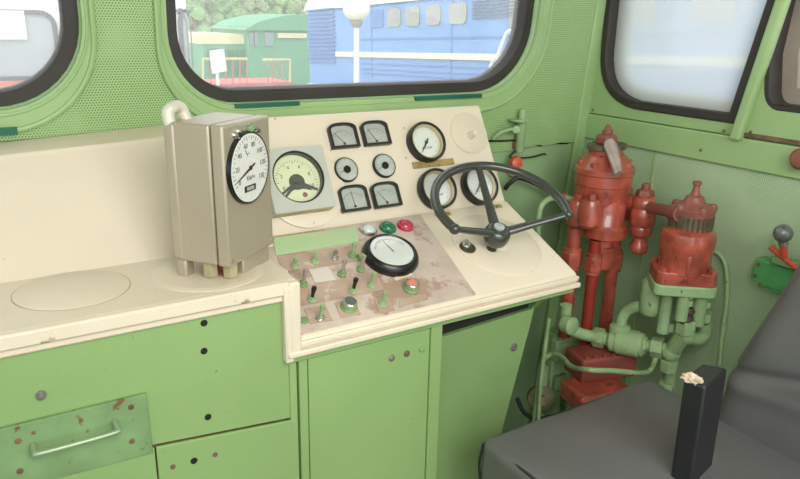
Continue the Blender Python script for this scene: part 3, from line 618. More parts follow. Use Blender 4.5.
u, v = DL(467.5, 247.5, 0.006); rs = thing('rotary_switch', 'small steel key switch let into the cream desk left of the wheel hub', 'switch', at(DKM, u, v, 0.0055))
MB().lathe([(0.020, 0), (0.020, 0.002), (0.017, 0.003), (0.017, 0.001), (0, 0.001)], seg=28).build('socket', mat('dark_olive_socket', (70, 66, 48), 0.5), rs)
MB().lathe([(0.011, 0), (0.011, 0.008), (0.008, 0.010), (0, 0.010)], (-0.003, 0.003, 0.001), seg=16).box((-0.003, 0.003, 0.014), (0.005, 0.018, 0.008)).build('key', CHROME, rs, bevel=0.001)

# ================================================================ STEERING (CONTROLLER) WHEEL
WC = Vector((1.035, 1.191, 1.197)); wa, wb = R_(24), R_(-5)
wn = Vector((math.sin(wb), -math.sin(wa)*math.cos(wb), math.cos(wa)*math.cos(wb))).normalized()
WM = frame(WC, Vector((1, 0, 0)) - wn*wn.x, wn.cross(Vector((1, 0, 0))))
if WM.col[2].xyz.dot(wn) < 0: WM = frame(WC, (1, 0, 0), -wn.cross(Vector((1, 0, 0))))
wheel = thing('steering_wheel', 'dark three-spoked controller hand wheel with open lower rim on the cream desk', 'hand wheel', WM)
RW = 0.158; A0, A1, AM = R_(193), R_(-29), R_(77)
rim = [(RW*math.cos(A0+(A1-A0)*k/40), RW*math.sin(A0+(A1-A0)*k/40), 0) for k in range(41)]
hubp = (WM.inverted() @ onp(497, 234, WC - wn*0.060, wn)); hub = Vector((hubp.x*0.55, hubp.y*0.55, -0.045)); hub = hubp
m_ = MB().tube(rim, 0.0108, 16, 0); m_.ball(rim[0], 0.0125).ball(rim[-1], 0.0125); m_.build('rim', WHEELM, wheel)
for a in (A0, AM, A1):
    e = Vector((RW*math.cos(a), RW*math.sin(a), 0)); d = e-hub; m = hub + d*0.5 + Vector((0, 0, 0.004))
    s_ = MB(); side = d.cross(Vector((0, 0, 1))).normalized(); nn = side.cross(d).normalized(); A = []; B = []
    for cnt, (t, hw, hh) in enumerate(((0.0, 0.014, 0.010), (0.5, 0.010, 0.008), (1.0, 0.008, 0.007))):
        c_ = hub + d*t; ring = [s_.bm.verts.new(c_ + side*hw*math.cos(2*PI*k/12) + nn*hh*math.sin(2*PI*k/12)) for k in range(12)]
        if cnt: 
            for k in range(12): s_.bm.faces.new((A[k], A[(k+1) % 12], ring[(k+1) % 12], ring[k]))
        A = ring
    s_.build('spoke', WHEELM, wheel)
MB().lathe([(0.018, -0.03), (0.026, -0.022), (0.031, -0.008), (0.031, 0.006), (0.026, 0.016), (0.018, 0.020), (0.016, 0.020), (0, 0.020)], hub, (0, 0, 1), 32).build('hub', WHEELM, wheel)
MB().lathe([(0.0125, 0), (0.0125, 0.004), (0.009, 0.006), (0, 0.006)], hub+Vector((0, 0, 0.020)), (0, 0, 1), 20).build('hub_cap', mat('pale_hub_cap', (190, 196, 196), 0.3, 0.4), wheel)
Im = WM.inverted(); fl = DKM @ Vector((cx, cy, 0.019)); fl = Im @ fl
hw_ = WM @ (hub-Vector((0, 0, 0.02))); foot = hw_ - DKM.col[2].xyz*((hw_-DKM.translation).dot(DKM.col[2].xyz)-0.006)
MB().cyl(hub-Vector((0, 0, 0.015)), Im @ foot, 0.012).build('shaft', mat('dark_shaft', (48, 46, 42), 0.4, 0.3), wheel)

# ================================================================ SPEED RECORDER BOX
az = R_(52); d1_ = Vector((math.sin(az), math.cos(az), 0)); d2_ = Vector((-math.cos(az), math.sin(az), 0))
BX = Vector((0.369, 1.130, 1.180)); BH = 0.262; BW, BD = 0.160, 0.122
BM_ = Matrix((d1_, d2_, Vector((0, 0, 1)))).transposed().to_4x4(); BM_.translation = BX; BM_ = BM_ @ Matrix.Scale(0.946, 4)
sb = thing('speed_recorder', 'tall beige metal speed recorder box with round white speedometer, standing on the counter', 'speed recorder', BM_)
MB().box((BW/2, BD*0.62, BH/2), (BW, BD*0.76, BH)).build('case', BOXP, sb, bevel=0.005, seg=3)
MB().box((BW/2, 0.013, BH/2), (BW+0.002, 0.026, BH+0.001)).build('front_cover', BOXP, sb, bevel=0.005, seg=3)
m_ = MB(); m_.box((BW/2, BD-0.009, BH/2), (BW+0.004, 0.024, BH-0.004)); m_.build('back_flange', BOXP, sb, bevel=0.006, seg=3)
# carrying handle at the top rear
m_ = MB().tube([(0.010, BD-0.010, BH-0.02), (0.010, BD-0.002, BH+0.010), (0.016, BD-0.004, BH+0.021), (0.034, BD-0.004, BH+0.024), (0.046, BD-0.006, BH+0.016), (0.050, BD-0.012, BH-0.004)], 0.0115, 12, 4)
m_.build('handle', mat('cream_handle', (214, 208, 192), 0.4, 0.1), sb)
# round speedometer, on the d1 face (facing -d2)
ga = BM_ @ frame((BW*0.53, 0.0, 0.138), (1, 0, 0), (0, 0, 1)).copy()
GM = frame((BW*0.45, 0.0, 0.176), (1, 0, 0), (0, 0, 1)) @ Matrix.Translation((0, 0, -0.012)) @ Matrix.Scale(0.84, 4)
RG = 0.080
def gl(mb): 
    for v_ in mb.bm.verts: v_.co = GM @ v_.co
    return mb
gl(MB().lathe([(RG, -0.012), (RG+0.002, 0.018), (RG, 0.024), (RG-0.002, 0.025), (RG-0.003, 0.0225), (0, 0.0225)], seg=64)).build('bezel', BLACK, sb)
dl = gl(MB().lathe([(RG-0.004, 0.0), (RG-0.004, 0.001), (0, 0.001)], (0, 0, 0.0225), seg=64)).build('dial', mat('speedometer_white', (236, 238, 234), 0.4, var=0.02), sb)
c = MB()
for i in range(31):
    a = R_(210-240*i/30); k = 0.066 if i % 2 else 0.062
    c.box(((k+0.071)/2, 0, 0.0238), (0.071-k, 0.001, 0.0005), Matrix.Rotation(a, 4, 'Z'))
gl(c).build('scale_marks', INK, dl)
for i, tx in enumerate(('0', '20', '40', '60', '80', '100', '120', '150')):
    a = R_(210-240*i/7); me = text(tx, 0.0155, INK, sb, 0.052*math.cos(a), 0.052*math.sin(a), 0.0238); me.transform(GM)
    o = bpy.data.objects.new('numeral', me); COL.objects.link(o); o.parent = dl
for tx, x, y, s_ in (('Км/ч', 0.0, -0.022, 0.015),):
    me = text(tx, s_, INK, sb, x, y, 0.0238); me.transform(GM); o = bpy.data.objects.new('lettering', me); COL.objects.link(o); o.parent = dl
gl(MB().box((-0.004, -0.045, 0.0238), (0.046, 0.014, 0.001))).build('counter_window', BLACK, dl)
me = text('00000', 0.012, DIALW, sb, -0.004, -0.0455, 0.0246); me.transform(GM); o = bpy.data.objects.new('numeral', me); COL.objects.link(o); o.parent = dl
n_ = MB(); needle(n_, 202, 0.066, 0.0032, 0.0245, 0.02); gl(n_).build('needle', INK, sb)
n_ = MB(); t_ = Matrix.Translation((-0.012, 0.032, 0)); n_.prism([(-0.004, -0.0006), (0.012, -0.0006), (0.012, 0.0006), (-0.004, 0.0006)], 0.0238, 0.0246, t_ @ Matrix.Rotation(R_(120), 4, 'Z')); n_.prism([(0, -0.0006), (0.010, -0.0006), (0.010, 0.0006), (0, 0.0006)], 0.0238, 0.0246, t_ @ Matrix.Rotation(R_(10), 4, 'Z')); gl(n_).build('clock_hands', INK, sb)
gl(MB().lathe([(RG-0.0035, 0.0), (RG-0.0035, 0.0006), (0, 0.0006)], (0, 0, 0.0262), seg=48)).build('glass', DGLASS, sb)
m_ = MB()
m_.prism([(-0.036, -0.072), (0.034, -0.072), (0.028, -0.098), (-0.040, -0.098)], 0.0, 0.012); gl(m_).build('lower_bracket', BLACK, sb, bevel=0.001)
for x_, y_, r_ in ((-0.044, 0.078, 0.0075), (-0.028, 0.084, 0.007), (-0.036, 0.070, 0.006), (0.036, 0.082, 0.007), (0.046, 0.076, 0.008), (0.010, 0.094, 0.005)):
    gl(MB().lathe([(r_, 0), (r_, 0.010), (r_*0.6, 0.013), (r_*0.6, 0.018), (0, 0.018)], (x_, y_, 0.006), (0, 0, 1), 12)).build('clamp_screw', CHROME, sb)
gl(MB().lathe([(0.009, 0), (0.009, 0.016), (0.006, 0.020), (0, 0.020)], (0.012, 0.086, 0.008), (0, 0, 1), 14)).build('lamp_cap', G_WORN, sb)
for x_ in (0.007, BW-0.006): MB().lathe([(0.004, 0), (0.003, 0.003), (0, 0.003)], (x_, 0.0, 0.012), (0, -1, 0), 12).build('case_screw', CHROME, sb)
# feet and neck
MB().box((0.012, BD-0.014, -0.018), (0.026, 0.022, 0.040)).build('foot', BOXP, sb, bevel=0.004)
MB().box((BW-0.016, BD-0.014, -0.018), (0.026, 0.022, 0.040)).build('foot', BOXP, sb, bevel=0.004)
MB().lathe([(0.034, 0), (0.030, 0.008), (0.026, 0.012), (0.026, 0.036)], (0.062, 0.052, -0.036), (0, 0, 1), 24).build('neck', REDD, sb)
for p in ((0.022, 0.058), (0.034, 0.022)):
    MB().hexa((p[0], p[1], -0.030), (p[0], p[1], 0.0), 0.015).build('hex_bolt', mat('tan_nut', (178, 170, 134), 0.4, 0.2, var=0.1), sb, bevel=0.001)
MB().box((0.106, 0.045, -0.017), (0.098, 0.074, 0.036)).build('base_block', BOXP, sb, bevel=0.003)
# cream fairing on the counter that climbs towards the instrument panel
fa = MB()
pts = []
for i in range(13):
    t = i/12; a_ = 0.470+0.105*t; row = []
    for k in range(7):
        s_ = k/6; x_ = 0.43 + 0.06*s_ + 0.0; y_ = 1.16+0.20*t; z_ = ZC-0.004 + 0.016*(t**2)*(1-0.15*s_)
        row.append(fa.bm.verts.new((x_, y_, z_)))
    pts.append(row)
for i in range(12):
    for k in range(6): fa.bm.faces.new((pts[i][k], pts[i][k+1], pts[i+1][k+1], pts[i+1][k]))
fo = fa.build('fairing', CREAM, counter, world=True); sm = fo.modifiers.new('s', 'SOLIDIFY'); sm.thickness = 0.02; sm.offset = -1

# ================================================================ DRIVER SEAT
seat = thing('driver_seat', 'grey and black vinyl driver seat at the desk', 'seat', loc=(1.14, 0.72, 0))
def cushion(x0, x1, y0, y1, z0, z1, r, crown):
    bm = bmesh.new(); bmesh.ops.create_cube(bm, size=1)
    for v_ in bm.verts: v_.co = Vector(((x0+x1)/2+v_.co.x*(x1-x0), (y0+y1)/2+v_.co.y*(y1-y0), (z0+z1)/2+v_.co.z*(z1-z0)))
    bmesh.ops.bevel(bm, geom=bm.edges[:], offset=r, segments=4, profile=0.6, affect='EDGES')
    bmesh.ops.subdivide_edges(bm, edges=[e for e in bm.edges if e.calc_length() > 0.12], cuts=14, use_grid_fill=True)
    for v_ in bm.verts:
        sx_ = (v_.co.x-(x0+x1)/2)/((x1-x0)/2); sy_ = (v_.co.y-(y0+y1)/2)/((y1-y0)/2)
        if v_.co.z > (z0+z1)/2:
            v_.co.z += crown*(1-sx_**2)*(1-sy_**2)
            w_ = noise.noise(v_.co*Vector((7, 12, 5)).length*0.5); v_.co.z += 0.004*w_*(1-min(1, abs(sx_))**6)
        v_.co += Vector((noise.noise(v_.co*14), noise.noise(v_.co*14+Vector((9, 3, 1))), 0))*0.004; v_.co.z += 0.004*noise.noise(Vector((v_.co.x*9, v_.co.y*26, 1)))*max(0, 1-abs(v_.co.x-x0)/0.16)
    mb = MB(); mb.bm.free(); mb.bm = bm; return mb
cu = cushion(0.838, 1.37, 0.44, 0.985, 0.64, 0.762, 0.018, 0.012)
cu.build('seat_cushion', VINYL, seat, world=True)
MB().tube([(0.846, 0.979, 0.753), (0.847, 0.90, 0.758), (0.848, 0.7, 0.757), (0.848, 0.45, 0.754)], 0.0035, 8, 6).tube([(0.846, 0.979, 0.753), (1.1, 0.981, 0.756), (1.36, 0.977, 0.754)], 0.003, 8, 6).tube([(0.842, 0.979, 0.752), (0.838, 0.983, 0.70), (0.842, 0.977, 0.65)], 0.003, 8, 6).build('piping', VINYLB, seat, world=True)
# backrest: leans back, seen from its padded side
bp_ = [(-0.775, 0.70), (-0.757, 0.90), (-0.672, 1.14), (-0.63, 1.26), (-0.56, 1.34), (-0.45, 1.37), (-0.22, 1.37), (-0.12, 1.30), (-0.10, 0.70)]
bb = MB().prism([(p[0], p[1]) for p in bp_], -0.045, 0.045, frame((1.40, 0, 0), (0, -1, 0), (0, 0, 1)))
for v_ in bb.bm.verts: pass
bb = MB(); 
# grid backrest for real folds
def inside_edge(zq):
    P = [(0.64, 0.815), (0.775, 0.80), (0.90, 0.775), (1.14, 0.692), (1.26, 0.65), (1.33, 0.60), (1.37, 0.48)]
    for (a, ya), (b, yb) in zip(P, P[1:]):
        if a <= zq <= b: return ya+(yb-ya)*(zq-a)/(b-a)
    return P[-1][1]
nz_, ny_ = 110, 44; G1 = []; G2 = []
for i in range(nz_+1):
    z_ = 0.66+0.71*i/nz_; ye = inside_edge(z_); r1 = []; r2 = []
    for k in range(ny_+1):
        s_ = k/ny_; y_ = ye - (ye-0.12)*s_
        edge = min(1, s_/0.10, (1-s_)/0.1, (1-i/nz_)/0.10+0.0001); puff = 0.045*math.sqrt(max(0, 1-(1-max(0, edge))**2))
        fold = -0.009*math.exp(-((z_-(0.880+0.28*(0.80-y_)))/0.011)**2)*math.exp(-max(0, s_-0.25)*6)
        fold += 0.010*math.exp(-((z_-(0.860+0.10*(0.75-y_)))/0.020)**2)*math.exp(-s_*3)
        fold += 0.006*noise.noise(Vector((y_*7, z_*9, 2)))
        r1.append(bb.bm.verts.new((1.385-puff-fold, y_, z_))); r2.append(bb.bm.verts.new((1.395+puff*0.6, y_, z_)))
    G1.append(r1); G2.append(r2)
for G in (G1, G2):
    for i in range(nz_):
        for k in range(ny_): bb.bm.faces.new((G[i][k], G[i][k+1], G[i+1][k+1], G[i+1][k]))
for i in range(nz_):
    for k in (0, ny_): bb.bm.faces.new((G1[i][k], G1[i+1][k], G2[i+1][k], G2[i][k]))
for k in range(ny_):
    for i in (0, nz_): bb.bm.faces.new((G1[i][k], G1[i][k+1], G2[i][k+1], G2[i][k]))
bo = bb.build('backrest', VINYL, seat, world=True)
# upright armrest board wrapped in black vinyl, torn at the top corner
zt_ = 0.984
c4 = [onz(*q, zt_) for q in ((683.5, 378), (706, 387), (728, 368), (702, 363))]
ab = MB()
A = [ab.bm.verts.new(p) for p in c4]; B = [ab.bm.verts.new((p.x+0.004, p.y-0.002, 0.745)) for p in c4]
ab.bm.faces.new(A); ab.bm.faces.new(B[::-1])
for i in range(4): ab.bm.faces.new((A[i], A[(i+1) % 4], B[(i+1) % 4], B[i]))
am = ab.build('armrest', VINYLB, seat, bevel=0.006, world=True, seg=3); am['label'] = 'upright black armrest board torn at its top corner'
tf = MB(); pc_ = c4[0].lerp(c4[1], 0.35)
bmesh.ops.create_icosphere(tf.bm, subdivisions=4, radius=1.0)
ax1 = (c4[1]-c4[0]).normalized()
for v_ in tf.bm.verts:
    n0 = v_.co.copy(); k = 1+0.35*noise.noise(n0*2.5)+0.2*noise.noise(n0*6); v_.co = pc_.lerp(c4[3], 0.12) + ax1*(n0.x*0.019*k) + ax1.cross(Vector((0, 0, 1)))*(n0.y*0.012*k) + Vector((0, 0, n0.z*0.010*k - 0.001))
to = tf.build('torn_padding', FOAM, None); to.data.transform(seat.matrix_basis.inverted()); to.parent = am
MB().box((1.12, 0.72, 0.615), (0.50, 0.50, 0.05)).build('seat_frame', DARK, seat, world=True)
MB().lathe([(0.20, 0), (0.20, 0.015), (0.06, 0.03), (0.05, 0.05), (0.05, 0.60)], (1.12, 0.72, 0.0), (0, 0, 1), 32).build('pedestal', DARK, seat, world=True)
MB().box((1.43, 0.5, 0.72), (0.05, 0.30, 0.26)).box((1.30, 0.5, 0.615), (0.28, 0.05, 0.03)).build('back_support', DARK, seat, world=True)

# ================================================================ RED BRAKE VALVES AND PIPES
def W(x, y, Y): return ony(x, y, Y)
YV = 1.37
c0 = W(602, 190, YV)
tv = thing('brake_valve', 'tall red driver brake valve with grey lever, standing in the corner beside the wheel', 'brake valve', loc=(c0.x, YV, 0.30))
def zat(y, Y=YV, x=602): return ony(x, y, Y).z
VX = c0.x
RVv = 0.082
z = lambda y: zat(y)
MB().lathe([(0.055, z(212)), (0.074, z(204)), (RVv*0.97, z(197)), (RVv*0.97, z(184)), (RVv, z(183)), (RVv, z(173)), (RVv*1.05, z(172)), (RVv*1.05, z(167)), (RVv*0.93, z(164)), (RVv*0.74, z(156)), (RVv*0.62, z(153)), (0, z(153))][::-1], (VX, YV, 0), (0, 0, 1), 40).build('valve_body', RED, tv, world=True)
for k in range(8):
    a = 2*PI*k/8+0.3; MB().hexa((VX+RVv*0.84*math.cos(a), YV+RVv*0.84*math.sin(a), z(167)), (VX+RVv*0.84*math.cos(a), YV+RVv*0.84*math.sin(a), z(160)), 0.011).build('bonnet_bolt', RED, tv, world=True, bevel=0.001)
# neck, brown quadrant plate, handle
MB().lathe([(0.050, 0), (0.048, 0.045), (0, 0.045)], (VX-0.004, YV, z(160)), (0, 0, 1), 28).build('neck', RED, tv, world=True)
zt1 = z(149)
MB().lathe([(0.060, 0), (0.060, 0.014), (0, 0.014)], (VX, YV, zt1), (0, 0, 1), 30, sx=1.08, sy=0.8).build('notched_plate', RIBB, tv, world=True, bevel=0.002)
MB().box((VX-0.004, YV, zt1+0.026), (0.050, 0.044, 0.030)).build('handle_boss', REDD, tv, world=True, bevel=0.008, seg=3)
MB().lathe([(0.016, 0), (0.016, 0.012), (0.010, 0.015), (0.010, 0.022), (0.006, 0.028), (0, 0.029)], (VX-0.002, YV, zt1+0.040), (0, 0, 1), 6).build('top_nut', REDD, tv, world=True, bevel=0.002)
p1_ = W(609, 141, YV-0.035); p2_ = W(613, 153, YV-0.07); p3_ = W(616, 164, YV-0.10); p4_ = W(618, 174, YV-0.125)
m_ = MB()
dd_ = (p2_-p1_).normalized()
A_ = Vector((1, 0, 0)); nn = dd_.cross(A_).normalized()
prev = None
for c_, hw, hh in ((p1_, 0.018, 0.010), (p1_.lerp(p2_, 0.4), 0.026, 0.012), (p2_, 0.022, 0.012), (p3_, 0.017, 0.014), (p4_, 0.012, 0.012)):
    ring = [m_.bm.verts.new(c_ + A_*hw*math.cos(2*PI*k/14) + nn*hh*math.sin(2*PI*k/14)) for k in range(14)]
    if prev:
        for k in range(14): m_.bm.faces.new((prev[k], prev[(k+1) % 14], ring[(k+1) % 14], ring[k]))
    else: m_.bm.faces.new(ring[::-1])
    prev = ring
m_.bm.faces.new(prev); m_.build('lever', LEVERG, tv, world=True)['label'] = 'pale worn grey lever'
# lower bosses and cylinder
for (x, y, r, Y_) in ((577, 212, 0.028, YV), (590, 212, 0.030, YV-0.055), (615, 212, 0.030, YV-0.055), (627, 205, 0.024, YV)):
    p = W(x, y, Y_); m_ = MB().lathe([(r*0.7, -0.045), (r, -0.035), (r, 0.02), (r*0.8, 0.035), (0, 0.04)], p, (0, 0, 1), 22)
    m_.hexa(p+Vector((0, 0, 0.035)), p+Vector((0, 0, 0.052)), 0.013); m_.build('bolt_boss', RED, tv, world=True)
MB().lathe([(0.034, z(262)), (0.040, z(260)), (0.040, z(240)), (0.046, z(239)), (0.046, z(233)), (0.064, z(231)), (0.066, z(222)), (0.055, z(218)), (0.05, z(195)), (0, z(195))][::-1], (VX-0.006, YV-0.03, 0), (0, 0, 1), 32).build('lower_cylinder', RED, tv, world=True)
# three down pipes with union nuts
for nm, (xa, ya, xb, yb, Y_, r, ny) in enumerate(((577, 205, 567, 335, YV+0.01, 0.0195, 257), (596, 240, 590, 345, YV-0.04, 0.017, 263), (618, 215, 604, 345, YV-0.01, 0.0195, 259))):
    p = W(xa, ya, Y_); q_ = Vector((p.x, p.y, W(xb, yb, Y_).z))
    MB().cyl(p, q_, r).build('down_pipe', RED if nm != 1 else mat('brownish_red_pipe', (150, 52, 40), 0.4, var=0.2, chip=(110, 80, 60), chip_amt=0.4, chip_scale=30), tv, world=True)
    zc_ = W(xa-2, ny, Y_).z; MB().hexa((p.x, p.y, zc_-0.022), (p.x, p.y, zc_+0.022), r*1.65).lathe([(r*1.35, -0.034), (r*1.35, 0.034)], (p.x, p.y, zc_), (0, 0, 1), 20).build('union_nut', RED, tv, world=True, bevel=0.002)
# branch to the right with hanging relief valve and link to the second valve
YB = 1.26
pb0 = W(622, 202, 1.33); pb1 = W(644, 204, YB)
MB().cyl(pb0, pb1, 0.022).ball(pb1, 0.034).build('side_branch', RED, tv, world=True)
MB().lathe([(0.028, 0), (0.024, 0.016), (0.012, 0.02), (0.014, 0.03), (0.008, 0.036), (0, 0.036)], pb1+Vector((0, 0, 0.025)), (0, 0, 1), 6).build('cap_nut', REDD, tv, world=True, bevel=0.002)
zz = lambda y: W(640, y, YB).z
MB().lathe([(0.0, zz(252)), (0.020, zz(252)), (0.026, zz(250)), (0.026, zz(244)), (0.019, zz(241)), (0.019, zz(237)), (0.030, zz(234)), (0.033, zz(228)), (0.030, zz(226)), (0.036, zz(223)), (0.036, zz(211)), (0.026, zz(205)), (0.026, pb1.z)], (pb1.x, YB, 0), (0, 0, 1), 26).build('relief_valve', RED, tv, world=True)
# ---- second valve
YS = 1.08
c1 = W(689, 235, YS)
sv_ = thing('brake_valve', 'shorter red independent brake valve on a green manifold, mounted by the perforated wall', 'brake valve', loc=(c1.x, YS, 0.45))
VX2 = W(687, 245, YS).x
# keep it off the wall
def z2f(y): return W(687, y, YS).z
SC = 0.070
print('VX2', VX2, 'VX', VX)
MB().lathe([(0, z2f(268)), (SC*0.90, z2f(268)), (SC*0.92, z2f(250)), (SC*0.98, z2f(246)), (SC, z2f(236)), (SC*0.95, z2f(231)), (SC*0.74, z2f(228)), (SC*0.74, z2f(226)), (0, z2f(226))], (VX2, YS, 0), (0, 0, 1), 40).build('valve_body', RED, sv_, world=True)
MB().lathe([(0, z2f(229)), (0.052, z2f(229)), (0.052, z2f(214)), (0.0, z2f(214))], (VX2+0.002, YS, 0), (0, 0, 1), 28).build('ribbed_drum', RIBB, sv_, world=True)
m_ = MB()
for k in range(26):
    a = 2*PI*k/26; m_.box((VX2+0.002+0.053*math.cos(a), YS+0.053*math.sin(a), (z2f(229)+z2f(214))/2), (0.004, 0.004, z2f(214)-z2f(229)-0.006))
m_.build('drum_ribs', RIBB, sv_, world=True)
MB().lathe([(0.053, z2f(216)), (0.055, z2f(209)), (0.046, z2f(206)), (0.030, z2f(204)), (0.026, z2f(202)), (0.022, z2f(198)), (0.012, z2f(196)), (0.008, z2f(190)), (0.008, z2f(187)), (0.011, z2f(186)), (0.011, z2f(183)), (0, z2f(182))], (VX2+0.004, YS, 0), (0, 0, 1), 28).build('bonnet', REDD, sv_, world=True)
for k in range(5):
    a = 2*PI*k/5+0.5; MB().lathe([(0.011, 0), (0.013, 0.010), (0.010, 0.020), (0, 0.022)], (VX2+0.004+0.046*math.cos(a), YS+0.046*math.sin(a), z2f(212)), (0, 0, 1), 12).build('bonnet_bolt', REDD, sv_, world=True)
m_ = MB()
for k in range(4):
    a = PI/4+2*PI*k/4; m_.box((VX2+0.045*math.cos(a), YS+0.045*math.sin(a)-0.0, (z2f(268)+z2f(248))/2), (0.034, 0.034, z2f(248)-z2f(268)), )
m_.build('body_ribs', RED, sv_, world=True, bevel=0.006)
FQ = Matrix.Translation((VX2, YS, 0)) @ Matrix.Rotation(R_(-40), 4, 'Z')
m_ = MB().prism(rrect(-0.078, -0.056, 0.078, 0.056, 0.022, 5), z2f(278), z2f(266), FQ); m_.build('base_flange', RED, sv_, world=True, bevel=0.003)
m_ = MB()
for sx_ in (-1, 1):
    for sy_ in (-1, 1):
        p = FQ @ Vector((sx_*0.062, sy_*0.040, z2f(267))); MB().hexa(p, p+Vector((0, 0, 0.012)), 0.011).build('flange_bolt', RED, sv_, world=True)
# link pipe
pl0 = W(645, 206, YB); pl1 = Vector((VX2-0.045, YS, z2f(213)))
lk = MB().cyl(pl0, pl1, 0.016).cyl(pl1.lerp(pl0, 0.22), pl1, 0.021).build('link_pipe', REDD, sv_, world=True)
# green manifold below
m_ = MB().prism(rrect(-0.080, -0.058, 0.080, 0.058, 0.02, 5), z2f(288), z2f(278), FQ); m_.build('manifold', G_PIPE, sv_, world=True, bevel=0.004)
def vp(x, ya, yb, Y_, r, name='manifold_pipe', m=G_PIPE, root=sv_):
    p = W(x, ya, Y_); zb_ = W(x, yb, Y_).z
    return MB().cyl((p.x, Y_, zb_), (p.x, Y_, p.z), r).build(name, m, root, world=True)
bt = W(652, 296, 1.15); MB().lathe([(0, -0.055), (0.024, -0.052), (0.031, -0.04), (0.031, 0.04), (0.024, 0.05)], bt, (0, 0, 1), 28).build('air_chamber', G_PIPE, sv_, world=True)
vp(669, 285, 330, 1.10, 0.016); vp(686, 285, 318, 1.05, 0.016); vp(703, 282, 322, 1.04, 0.020)
for (x, y, Y_, r, h) in ((669, 326, 1.10, 0.020, 0.026), (686, 293, 1.05, 0.024, 0.020), (686, 302, 1.05, 0.020, 0.016), (703, 290, 1.04, 0.026, 0.022), (703, 303, 1.04, 0.023, 0.018), (702, 316, 1.04, 0.026, 0.026)):
    p = W(x, y, Y_); MB().hexa(p-Vector((0, 0, h/2)), p+Vector((0, 0, h/2)), r).build('pipe_nut', G_PIPE, sv_, world=True, bevel=0.002)
p = W(686, 314, 1.05); MB().lathe([(0.018, -0.024), (0.022, -0.014), (0.017, 0.0), (0.022, 0.010), (0.015, 0.02)], p, (0, 0, 1), 16).build('packing_gland', mat('dark_greasy_gland', (84, 66, 54), 0.5, var=0.3, scale=40), sv_, world=True)
pe = [W(703, 322, 1.04), W(704, 333, 1.04), W(697, 339, 1.04), W(687, 336, 1.05)]
MB().tube(pe, 0.019, 14, 6).ball(pe[-1], 0.024).build('elbow', G_PIPE, sv_, world=True)
p = W(686, 326, 1.05); MB().hexa(p-Vector((0, 0, 0.02)), p+Vector((0, 0, 0.022)), 0.028).build('pipe_nut', G_PIPE, sv_, world=True, bevel=0.002)

# ---- green filter assembly in front of the pipes
ga_ = thing('air_filter', 'horizontal green pipe filter with hex unions under the red pipes', 'pipe fitting', loc=W(620, 340, 1.33))
YG = 1.27
a_ = W(562, 322, YG+0.05); b_ = W(600, 338, YG); c_ = W(655, 347, 1.13); dirn = (c_-b_).normalized()
MB().tube([W(566, 305, YG+0.05), W(566, 322, YG+0.05), W(576, 332, YG+0.02), b_], 0.017, 14, 6).build('inlet_elbow', G_PIPE, ga_, world=True)
MB().lathe([(0.020, -0.02), (0.026, -0.014), (0.026, 0.014), (0.018, 0.02), (0, 0.02)], W(569, 325, YG+0.02), (0, -1, 0.1), 20).build('elbow_plug', G_PIPE, ga_, world=True)
k_ = lambda t: b_ + (c_-b_)*t
MB().hexa(k_(-0.12), k_(0.08), 0.030).build('union_nut', G_PIPE, ga_, world=True, bevel=0.002)
MB().cyl(k_(0.05), k_(0.20), 0.020).lathe([(0.024, 0), (0.033, 0.008), (0.033, 0.025), (0.038, 0.027), (0.038, 0.085), (0.034, 0.088), (0.034, 0.098), (0.024, 0.104)], k_(0.16), dirn, 28).build('filter_body', G_PIPE, ga_, world=True)
MB().cyl(k_(0.74), k_(1.3), 0.017).build('outlet_pipe', G_PIPE, ga_, world=True)
MB().hexa(k_(0.76), k_(0.86), 0.026).hexa(k_(0.94), k_(1.14), 0.031).build('union_nut', G_PIPE, ga_, world=True, bevel=0.002)
te = W(671, 352, 1.09)
MB().ball(te, 0.027).cyl(te, te+(W(684, 334, 1.055)-te), 0.022).build('tee', G_PIPE, ga_, world=True)
MB().cyl(te, W(667, 425, 1.09), 0.017).build('drop_pipe', G_PIPE, ga_, world=True)
p = W(669, 365, 1.09); MB().hexa(p-Vector((0, 0, 0.02)), p+Vector((0, 0, 0.016)), 0.025).build('pipe_nut', G_PIPE, ga_, world=True, bevel=0.002); MB().hexa(p-Vector((0, 0, 0.075)), p-Vector((0, 0, 0.055)), 0.022).build('pipe_nut', G_PIPE, ga_, world=True, bevel=0.002)
pp_ = [W(620, 338, 1.22), W(621, 322, 1.23), W(627, 311, 1.22), W(640, 306, 1.18), W(652, 306, 1.15)]
MB().tube(pp_, 0.016, 14, 6).build('riser_bend', G_PIPE, ga_, world=True)
p = W(620, 328, 1.225); MB().lathe([(0.030, -0.01), (0.030, 0.006), (0.022, 0.012)], p, (0, 0, 1), 20).build('riser_flange', G_PIPE, ga_, world=True)
# big slanting pipe behind
o = MB().tube([W(690, 338, 1.13), W(684, 360, 1.14), W(675, 400, 1.15), W(668, 430, 1.15), W(662, 470, 1.15)], 0.022, 16, 6).build('standpipe', G_PIPE); tag(o, 'thick green pipe slanting down behind the tee of the filter', 'pipe')

